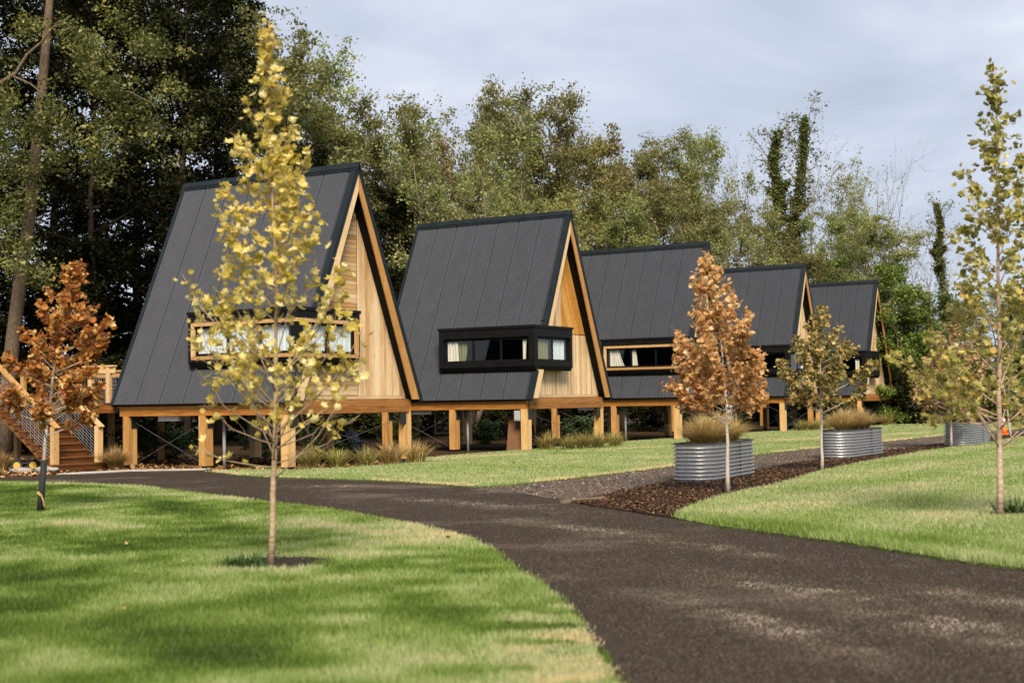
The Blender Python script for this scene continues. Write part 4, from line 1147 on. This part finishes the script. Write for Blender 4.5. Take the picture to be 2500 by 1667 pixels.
sapling('young_maple', 'thin leaning sapling right of the traffic cone', 107,
        [(20.11, 57.24, .02), (19.95, 57.24, 1.6), (19.80, 57.24, 2.6), (19.7, 57.24, 3.7)], .045,
        [(1.4, .5), (1.8, .9), (2.6, .9), (3.2, .5), (3.7, .1)], 34, (1.5, 3.6), lambda z: .7, .13, 1.8, 'olive_leaf', 'bark_pale')

# ---- forest: prototypes, then copies that share their meshes
def forest_tree(seed, H, r0, cb, prof, nprim, el, nsec, nleaf, ls, sig, mat, brk, stems=1, spread=0.0, wander=.03, s0=.3, ivy=0, twig=0, axis=None, cl_lo=None, kind='diam', bare=0.0):
    rg = np.random.default_rng(seed); tm = MB(); C = []; CT = []; ivyP = []
    for s in range(stems):
        a = 2*math.pi*s/max(stems, 1)+rg.uniform(0, 1.2); top = np.array([math.cos(a)*spread, math.sin(a)*spread, H*(1 if s == 0 else rg.uniform(.75, .97))])
        if axis is not None: q = [np.array(p, float) for p in axis]
        else: q = [np.array([rg.normal(0, wander*H*.3)*(0 < k), rg.normal(0, wander*H*.3)*(0 < k), 0])+top*np.array([(k/8)**.8, (k/8)**.8, k/8]) for k in range(9)]
        nq = len(q); rr = r0/(stems**.5)
        tm.tube(q, [max(rr*(1-.9*(k/(nq-1))**.85), .02)*(1.25 if k == 0 else 1) for k in range(nq)], 8, .5)
        if ivy:
            for k in range(ivy):
                f = rg.random()**1.1*(nq-1); i = min(int(f), nq-2); p = q[i]+(q[i+1]-q[i])*(f-i)
                ivyP.append(p+rg.normal(0, 1, 3)*np.array([1, 1, 1.2])*(.15+.19*(1-f/(nq-1))))
        np_ = nprim//stems
        for k in range(np_):
            f = cb+(.97-cb)*((k+rg.random())/np_); fi = f*(nq-1); i = min(int(fi), nq-2); p = q[i]+(q[i+1]-q[i])*(fi-i)
            az = k*2.39996+rg.normal(0, .4)+s; hh = (f-cb)/(1-cb); e = el[0]+(el[1]-el[0])*hh+rg.normal(0, .12)
            L = prof(hh)*rg.uniform(.7, 1.15)/max(math.cos(e), .45)
            d = np.array([math.cos(az)*math.cos(e), math.sin(az)*math.cos(e), math.sin(e)])
            b = [p, p+d*L*.35+np.array([0, 0, -.02*L]), p+d*L*.7+rg.normal(0, .05*L, 3), p+d*L+np.array([0, 0, .06*L])]
            rb = max(rr*.38*(1-hh*.7), .018)
            tm.tube(b, [rb, rb*.7, rb*.45, rb*.18], 5, .5)
            pt = rg.random()
            if ivy and k < 6:
                for u in range(ivy//14):
                    g = rg.random()*1.6; ii = min(int(g), 2); o = b[ii]+(b[ii+1]-b[ii])*(g-ii)
                    ivyP.append(o+rg.normal(0, 1, 3)*np.array([1, 1, .9])*(.19-.06*g))
            for j in range(nsec+(3 if H > 8 and not ivy else 0)):
                g = rg.uniform(s0, 1.0); ii = min(int(g*3), 2); o = b[ii]+(b[ii+1]-b[ii])*(g*3-ii)
                d2 = d+rg.normal(0, .75, 3); d2 /= np.linalg.norm(d2); l2 = L*.38*rg.uniform(.4, 1.1)
                e2 = o+d2*l2
                tm.tube([o, (o+e2)/2+rg.normal(0, .04*l2, 3), e2], [rb*.32, rb*.22, rb*.08], 4, .5)
                for u in range(twig):
                    g2 = rg.uniform(.3, 1); d3 = d2+rg.normal(0, .6, 3)+np.array([0, 0, .35]); d3 /= np.linalg.norm(d3); o3 = o+d2*l2*g2
                    tm.tube([o3, o3+d3*l2*.55], [rb*.16, rb*.06], 3, .5)
                    if rg.random() > bare: C.append(o3+d3*l2*.55); CT.append(.6*rg.random()+.4*pt)
                if rg.random() > bare:
                    C.append(e2); CT.append(.6*rg.random()+.4*pt)
                    C.append(o*.5+e2*.5); CT.append(.6*rg.random()+.4*pt)
            C.append(b[3]); CT.append(pt)
    C = np.array(C); CT = np.array(CT); k = rg.integers(0, len(C), nleaf)
    G = rg.normal(0, 1, (nleaf, 3))*np.array([1, 1, .5])
    P = C[k]+G*sig*.62*(.55+.9*rg.random(len(C)))[k][:, None]
    t = .55*CT[k]+.45*rg.random(nleaf)
    if ivy:
        iv = np.array(ivyP); P = np.concatenate([P, iv]); t = np.concatenate([t, .15+.75*rg.random(len(iv))])
    P[:, 2] = np.maximum(P[:, 2], .05)
    return tm.mesh('trunk', M[brk], True), leaf_mesh('crown', P, ls, t, M[mat], kind, .3, rg)

bell = lambda r, a=.55, b=.9: (lambda h: r*(math.sin(math.pi*min(h*.82+.16, 1))**a)*b)
PR = {
 'dark1': forest_tree(1, 25, .38, .16, bell(4.2), 46, (.0, .9), 6, 42000, .205, .60, 'shade_leaf', 'bark_dark'),
 'dark2': forest_tree(2, 25, .34, .22, bell(3.6), 44, (.1, 1.0), 6, 37000, .205, .56, 'shade_leaf', 'bark_dark'),
 'dark3': forest_tree(3, 25, .36, .10, bell(4.8), 50, (-.1, .8), 6, 43000, .21, .64, 'shade_leaf', 'bark_dark'),
 'loose': forest_tree(4, 20, .28, .30, bell(3.4), 34, (.3, 1.1), 6, 19000, .20, .48, 'mid_leaf', 'bark_brown', wander=.05),
 'leafy1': forest_tree(5, 19, .30, .18, bell(4.0), 42, (.15, 1.0), 6, 38000, .205, .62, 'mid_leaf', 'bark_brown', stems=2, spread=1.6),
 'leafy2': forest_tree(6, 19, .28, .14, bell(3.5), 40, (.2, 1.0), 6, 36000, .20, .60, 'mid_leaf', 'bark_grey', stems=3, spread=2.2),
 'autumn1': forest_tree(7, 16, .25, .15, bell(3.4), 38, (.2, 1.0), 6, 32000, .195, .56, 'autumn_leaf', 'bark_brown', stems=2, spread=1.5),
 'autumn2': forest_tree(8, 16, .24, .12, bell(2.9), 36, (.3, 1.1), 6, 27000, .195, .52, 'autumn_leaf', 'bark_grey', stems=3, spread=2.0),
 'multi': forest_tree(9, 19, .62, .55, lambda h: 2.2*(1-.5*h), 44, (.6, 1.15), 6, 15000, .20, .55, 'mid_leaf', 'bark_grey', stems=6, spread=5.0, wander=.03),
 'wispy': forest_tree(10, 20, .26, .35, bell(3.6), 32, (.5, 1.1), 6, 9500, .22, .42, 'mid_leaf', 'bark_grey', stems=2, spread=1.6, twig=2),
 'bare': forest_tree(11, 18, .22, .28, bell(4.0), 26, (.6, 1.15), 7, 300, .17, .5, 'autumn_leaf', 'bark_grey', stems=2, spread=1.5, twig=5),
 'snag1': forest_tree(12, 22, .30, .55, lambda h: 1.7*(1-.4*h), 14, (.4, 1.0), 5, 420, .20, .5, 'ivy_leaf', 'bark_grey', ivy=9000, twig=4,
                     axis=[(0, 0, 0), (.1, 0, 4), (-.2, .2, 8), (.3, .1, 12), (.9, 0, 15), (.5, 0, 17.5), (.9, 0, 19.5)]),
 'snag2': forest_tree(13, 24, .30, .45, lambda h: 1.9*(1-.5*h), 18, (.5, 1.1), 6, 1000, .20, .5, 'ivy_leaf', 'bark_grey', ivy=9000, twig=4,
                     axis=[(0, 0, 0), (.0, 0, 5), (.3, .2, 10), (.5, 0, 14), (-.1, .1, 17), (-.5, 0, 20), (-.7, 0, 22.5)]),
 'lime': forest_tree(14, 12, .20, .06, bell(3.4), 36, (.0, .9), 6, 28000, .215, .52, 'lime_leaf', 'bark_brown', stems=2, spread=1.0),
 'bush1': forest_tree(15, 5, .09, .03, bell(2.2), 30, (.1, 1.0), 5, 6000, .24, .40, 'lime_leaf', 'bark_brown', stems=4, spread=1.2),
 'bush2': forest_tree(16, 5, .09, .03, bell(2.0), 30, (.1, 1.0), 5, 6000, .24, .40, 'shade_leaf', 'bark_dark', stems=4, spread=1.2),
 'fern': forest_tree(17, 1.6, .03, .05, bell(1.0), 22, (.2, .9), 5, 1500, .14, .20, 'fern_leaf', 'bark_dark', stems=3, spread=.5),
}
PH = {k: float(np.percentile(np.array([v.co.z for v in c.vertices]), 99.7)) for k, (t, c) in PR.items()}
PH['snag1'], PH['snag2'] = 20.0, 23.0
PH_OLD = {'dark1': 25, 'dark2': 25, 'dark3': 25, 'loose': 20, 'leafy1': 19, 'leafy2': 19, 'autumn1': 16, 'autumn2': 16, 'multi': 19, 'wispy': 20, 'bare': 18, 'snag1': 20, 'snag2': 23, 'lime': 12, 'bush1': 5, 'bush2': 5, 'fern': 1.6}
def stand(kind, X, Y, H, rz, label, group=None, name=None, wide=1.0, z=-.04):
    s = H/PH[kind]
    nm = name or ('bush' if kind.startswith('bush') else 'fern' if kind == 'fern' else 'tree')
    r = tag(empty(nm, (X, Y, z), rz), label, {'bush': 'bush', 'fern': 'fern'}.get(nm, 'tree'), group)
    r.scale = (s*wide, s*wide, s)
    t, c = PR[kind]
    link('trunk', t, r); link('crown', c, r)
    return r
def fx(px, Y): return (px-1176)*Y/3244.86
def fh(px, py, Y): return 1.75+(925-.015*(px-1176)-py)*Y/3244.86
G1, G2, G3_, G4 = 'tall dark trees behind the first cabin', 'trees behind the middle cabins', 'vine covered and bare trees behind the far cabins', 'bushes beyond the farthest cabin'
FOREST = [
 # kind, picture column, distance, top row, turn, width, label, group
 ('dark1', -70, 60, -170, .2, 1.0, 'dark tall tree cut off by the left picture edge', G1),
 ('dark3', 110, 64, -190, 1.3, 1.0, 'dark tall tree behind the leaning poplar trunk', G1),
 ('dark2', 215, 58, -160, 2.1, .9, 'dark slim tree just right of the leaning poplar', G1),
 ('dark1', 320, 66, -150, 3.0, 1.0, 'dark broad tree left of the nearest cabin roof', G1),
 ('dark3', 425, 61, -110, 4.2, .9, 'dark tree rising over the back end of the nearest cabin ridge', G1),
 ('dark2', 500, 68, -60, 5.0, 1.0, 'dark tree behind the top of the yellow sapling, tallest there', G1),
 ('dark1', 565, 72, 20, .9, .75, 'dark tree at the right flank of the tall dark wood', G1),
 ('loose', 640, 66, 35, .4, .9, 'loose open tree with sky between its leaves behind the yellow sapling', G1),
 ('loose', 735, 69, 100, 2.6, .85, 'leaning open crown standing against the sky above the nearest ridge', G1),
 ('leafy1', 780, 72, 250, 1.0, .8, 'dark green tree right behind the nearest cabin gable peak', G1),
 ('dark3', 690, 62, 320, 3.6, .9, 'low dark tree behind the middle of the nearest ridge', G1),
 ('leafy2', 868, 70, 215, 2.0, .85, 'green tree rising in the gap between the first two cabins', G2),
 ('dark2', 900, 66, 420, 4.4, 1.2, 'dark tree filling the gap between the first two cabins', G2),
 ('autumn1', 955, 74, 320, 4.9, .9, 'rust tinted tree above the left end of the second ridge', G2),
 ('multi', 1075, 66, 255, .3, .9, 'many stemmed grey barked tree behind the second ridge', G2),
 ('wispy', 1040, 80, 245, 2.2, .8, 'thin crowned tree at the left of the tallest middle group', G2),
 ('leafy1', 1150, 80, 215, 3.4, .75, 'round topped green tree left of the tallest middle crown', G2),
 ('leafy2', 1235, 82, 195, 1.7, .8, 'tallest of the green trees behind the second cabin', G2),
 ('wispy', 1290, 84, 255, 5.3, .6, 'drooping sparse crown right of the tallest middle tree', G2),
 ('autumn2', 1215, 73, 400, 2.8, 1.1, 'olive rust tree low behind the right end of the second ridge', G2),
 ('autumn1', 1330, 82, 315, .8, .8, 'tree with orange tips above the second gable peak', G2),
 ('autumn2', 1425, 86, 325, 3.9, .9, 'olive tree with rust spires behind the third ridge, left part', G2),
 ('leafy1', 1500, 90, 305, 5.1, .75, 'green rounded crown above the middle of the third ridge', G2),
 ('leafy2', 1405, 80, 440, 1.9, .9, 'low olive tree just right of the second gable', G2),
 ('leafy2', 1590, 92, 312, .6, .75, 'green tree above the right end of the third ridge', G2),
 ('leafy1', 1540, 84, 420, 2.4, 1.1, 'low green tree behind the right half of the third ridge', G2),
 ('multi', 1665, 80, 420, 4.0, .8, 'bare stemmed tree between the third and fourth ridges', G2),
 ('wispy', 1655, 96, 325, 1.1, .6, 'flat topped sparse tree left of the vine wrapped trunks', G3_),
 ('bare', 1740, 104, 300, 2.0, .7, 'leafless twiggy tree left of the first vine wrapped trunk', G3_),
 ('snag1', 1768, 96, 285, .0, 1.0, 'thicker vine wrapped dead trunk above the fourth ridge', G3_),
 ('snag2', 1840, 97, 255, 3.2, 1.0, 'taller forked vine wrapped trunk with a bare top', G3_),
 ('bare', 1868, 108, 285, 4.4, .75, 'leafless tree behind the taller vine wrapped trunk', G3_),
 ('leafy2', 1745, 94, 500, 3.0, 1.2, 'dense green tree at the foot of the vine wrapped trunks', G3_),
 ('leafy1', 1830, 92, 560, .9, 1.2, 'dense dark tree behind the fourth gable peak', G3_),
 ('wispy', 1925, 104, 375, 2.9, .7, 'sparse tree right of the vine wrapped trunks', G3_),
 ('wispy', 1985, 106, 360, .5, .6, 'sparse tree left of the bare fan shaped tree', G3_),
 ('bare', 2040, 102, 330, 1.6, .9, 'bare fan shaped tree against the sky above the farthest ridge', G3_),
 ('lime', 1935, 92, 600, 1.2, 1.0, 'bright lime green tree behind the farthest ridge', G3_),
 ('leafy1', 2020, 95, 490, 2.5, 1.0, 'dense dark round tree above the farthest gable peak', G3_),
 ('leafy2', 1890, 98, 500, 5.5, 1.0, 'grey branched tree above the right end of the fourth ridge', G3_),
 ('bare', 2120, 104, 470, 3.3, .8, 'leafless tree left of the tall olive sapling, in the sky gap', G3_),
 ('bare', 2160, 98, 560, 5.2, .9, 'low leafless tree in the sky gap, rightmost of the bare ones', G3_),
 ('snag1', 2178, 96, 455, 2.2, .9, 'short vine wrapped trunk in the sky gap beside the olive sapling', G3_),
 ('lime', 2065, 88, 615, 3.1, 1.1, 'bright green tree right of the farthest cabin gable', G4),
 ('lime', 2125, 90, 680, 4.6, 1.2, 'green tree behind the tan leaved maple', G4),
 ('leafy1', 2215, 104, 690, .4, 1.1, 'dark green tree low in the gap left of the olive sapling trunk', G4),
 ('leafy2', 2310, 108, 660, 1.9, 1.2, 'dark green tree low behind the olive sapling trunk', G4),
 ('leafy1', 2390, 106, 640, 3.8, 1.2, 'dark green tree at the right picture edge', G4),
 ('bush1', 2150, 90, 800, .7, 1.2, 'lime bush behind the tan leaved maple crown', G4),
 ('bush1', 2260, 96, 800, 2.4, 1.3, 'broad green bush behind the third planter', G4),
 ('bush2', 2095, 87, 860, 1.4, 1.2, 'dark bush just right of the last cabin post', G4),
 ('bush2', 2195, 92, 855, 4.4, 1.3, 'dark bush between the tan leaved maple and the third planter', G4),
 ('autumn2', 2290, 112, 850, 3.0, 1.6, 'low rusty bush beside the field at the right', G4),
]
for kind, px, Y, py, rz, wd, lab, grp in FOREST:
    stand(kind, fx(px, Y), Y, fh(px, py, Y), rz, lab, grp, wide=wd)

# understorey behind and beneath the cabins
UND = [('bush2', 180, 55, 800, 'dark bush behind the rust red maple crown'), ('bush2', 60, 57, 860, 'dark bush low behind the deck railing'), ('bush2', 330, 54, 830, 'dark bush hidden low behind the nearest cabin back posts'),
       ('bush2', 760, 56, 880, 'dark bush seen under the nearest cabin gable'), ('bush1', 905, 60, 895, 'green bush seen beneath the beam between the first two cabins'), ('bush2', 1120, 66, 885, 'dark bush seen under the second cabin'),
       ('bush2', 1300, 70, 890, 'dark bush seen beneath the second cabin gable'), ('bush2', 1480, 80, 890, 'dark bush seen under the third cabin'), ('bush1', 1640, 84, 895, 'green bush under the third cabin gable'),
       ('bush2', 1760, 92, 892, 'dark bush seen under the fourth cabin'), ('bush1', 1880, 95, 900, 'green bush under the fourth cabin gable'), ('bush2', 2020, 98, 898, 'dark bush seen under the farthest cabin')]
for k, (kd, px, Y, py, lab) in enumerate(UND): stand(kd, fx(px, Y), Y, fh(px, py, Y), k*1.3, lab, 'bushes behind the cabins', wide=1.5)
for k, (px, Y, hh, lab) in enumerate([(345, 47.0, 1.35, 'bright fern clump between the first two posts of the nearest cabin'), (405, 48.0, 1.2, 'fern clump right of the bright one under the nearest cabin'), (590, 49, 1.1, 'dim fern clump under the middle of the nearest cabin'),
                                      (735, 50, 1.2, 'fern clump under the gable of the nearest cabin'), (1120, 60, 1.2, 'fern clump in the dark under the second cabin'), (1330, 62, 1.3, 'fern clump under the second cabin gable')]):
    stand('fern', fx(px, Y), Y, hh, k*2.1, lab, 'ferns under the cabins', wide=1.3)

# far undergrowth: one mass behind the single trees
def woodland(i0, i1, mat, seed):
    rg = np.random.default_rng(seed); P = []; T = []
    line = [(-44, 62), (-30, 66), (-17, 70), (-6, 80), (6, 95), (22, 112), (40, 118), (60, 122)]
    for k in range(75*(i1-i0)):
        f = i0+rg.random()*(i1-i0)*.999; i = int(f); a = np.array(line[i]); b = np.array(line[i+1]); p = a+(b-a)*(f-i)
        hm = (8.5 if i < 3 else 7.0 if i < 5 else 5.0)
        c = np.array([p[0]+rg.normal(0, 2.5), p[1]+rg.normal(0, 2.5), hm*rg.random()**1.3])
        n = 110; P.append(c+rg.normal(0, 1, (n, 3))*np.array([1.1, 1.1, .8])); T.append(.5*rg.random()+.5*rg.random(n))
    P = np.concatenate(P); P[:, 2] = np.maximum(P[:, 2], .0)
    return leaf_mesh('undergrowth', P, .42, np.concatenate(T), M[mat], 'diam', .3, rg)
tag(link('undergrowth', woodland(0, 3, 'shade_leaf', 77)), 'dark undergrowth filling the wood behind the nearest cabin', 'undergrowth', kind='stuff')
tag(link('undergrowth', woodland(3, 7, 'deep_leaf', 78)), 'green undergrowth filling the wood behind the middle and far cabins', 'undergrowth', kind='stuff')

# the leaning poplar at the left, with its limb
def poplar():
    rg = np.random.default_rng(5); r = tag(empty('poplar_tree', (-19.36, 53.82, -.05)), 'leaning poplar with a thick brown trunk and pale sunlit leaves at the far left', 'tree')
    tm = MB()
    ax = [(0, 0, 0), (.10, 0, 2.2), (.33, 0, 4.5), (.62, 0, 6.8), (1.0, 0, 9.4), (1.42, 0, 13.8), (1.75, .1, 18), (2.0, .1, 24)]
    tm.tube(ax, [.36, .29, .27, .25, .23, .19, .14, .05], 12)
    def pt(px, py, Y=51.5): return (fx(px, Y)+19.36, Y-53.82, fh(px, py, Y)+.05)
    tm.tube([pt(-60, 225), pt(0, 187), (pt(35, 165)), pt(62, 120), pt(95, 92), pt(118, 60), pt(150, 38)], [.10, .085, .07, .055, .05, .03, .015], 7)
    tm.tube([pt(30, 172), pt(70, 190), pt(100, 215), pt(112, 225)], [.05, .04, .025, .015], 6)
    tm.tube([pt(118, 60), pt(135, 42), pt(170, 60), pt(200, 95)], [.03, .025, .018, .01], 5)
    tm.tube([pt(215, 215), pt(250, 205), pt(300, 208), pt(350, 235), pt(375, 280)], [.03, .03, .028, .02, .01], 5)
    tm.tube([pt(0, 560), pt(20, 610), pt(45, 640)], [.03, .02, .01], 5)
    tm.build('trunk', M['bark_brown'], r, True)
    cl_ = [(30, 215, 55, 30), (25, 260, 60, 40), (40, 330, 50, 35), (20, 300, 40, 30), (120, 250, 50, 35), (150, 290, 55, 30), (170, 330, 45, 40), (205, 165, 40, 30), (240, 150, 45, 30), (270, 190, 30, 30),
           (150, 60, 60, 25), (190, 90, 50, 30), (225, 120, 40, 30), (60, 60, 50, 25), (15, 420, 35, 50), (10, 500, 40, 40), (25, 560, 40, 40), (35, 460, 30, 40), (60, 600, 25, 25), (85, 640, 22, 20), (240, 380, 30, 25), (215, 350, 25, 22),
           (10, 340, 30, 60), (75, 385, 20, 25), (130, 365, 25, 28), (330, 100, 30, 20), (390, 110, 35, 25), (300, 250, 35, 22), (350, 300, 30, 25), (430, 330, 35, 30), (255, 305, 25, 25), (95, 290, 40, 30), (285, 30, 60, 30), (400, 190, 40, 30)]
    P = []; T = []
    for cxx, cyy, sx, sy in cl_:
        for q in range(7):
            u, v, Y = cxx+rg.normal(0, sx*.7), cyy+rg.normal(0, sy*.8), 52+rg.normal(0, 1.6); c = np.array([fx(u, Y)+19.36, Y-53.82, fh(u, v, Y)])
            n = 62; P.append(c+rg.normal(0, 1, (n, 3))*np.array([.24, .3, .20])); T.append(.55*rg.random()+.45*rg.random(n))
    link('crown', leaf_mesh('crown', np.concatenate(P), .135, np.concatenate(T), M['poplar_leaf'], 'diam', .2, rg), r)
poplar()
# a tree behind the photographer: it throws the dappled shade on the near lawn
for k, (x, y, h, lab) in list(enumerate([(-7.5, -6.0, 20, 'open tree behind the viewpoint that dapples the left of the near lawn'), (-11.5, -3.5, 21, 'open tree farther behind the viewpoint shading the lawn foreground')]))[:1]:
    stand('wispy', x, y, h, k*2.0, lab, 'trees behind the viewpoint', wide=.9)
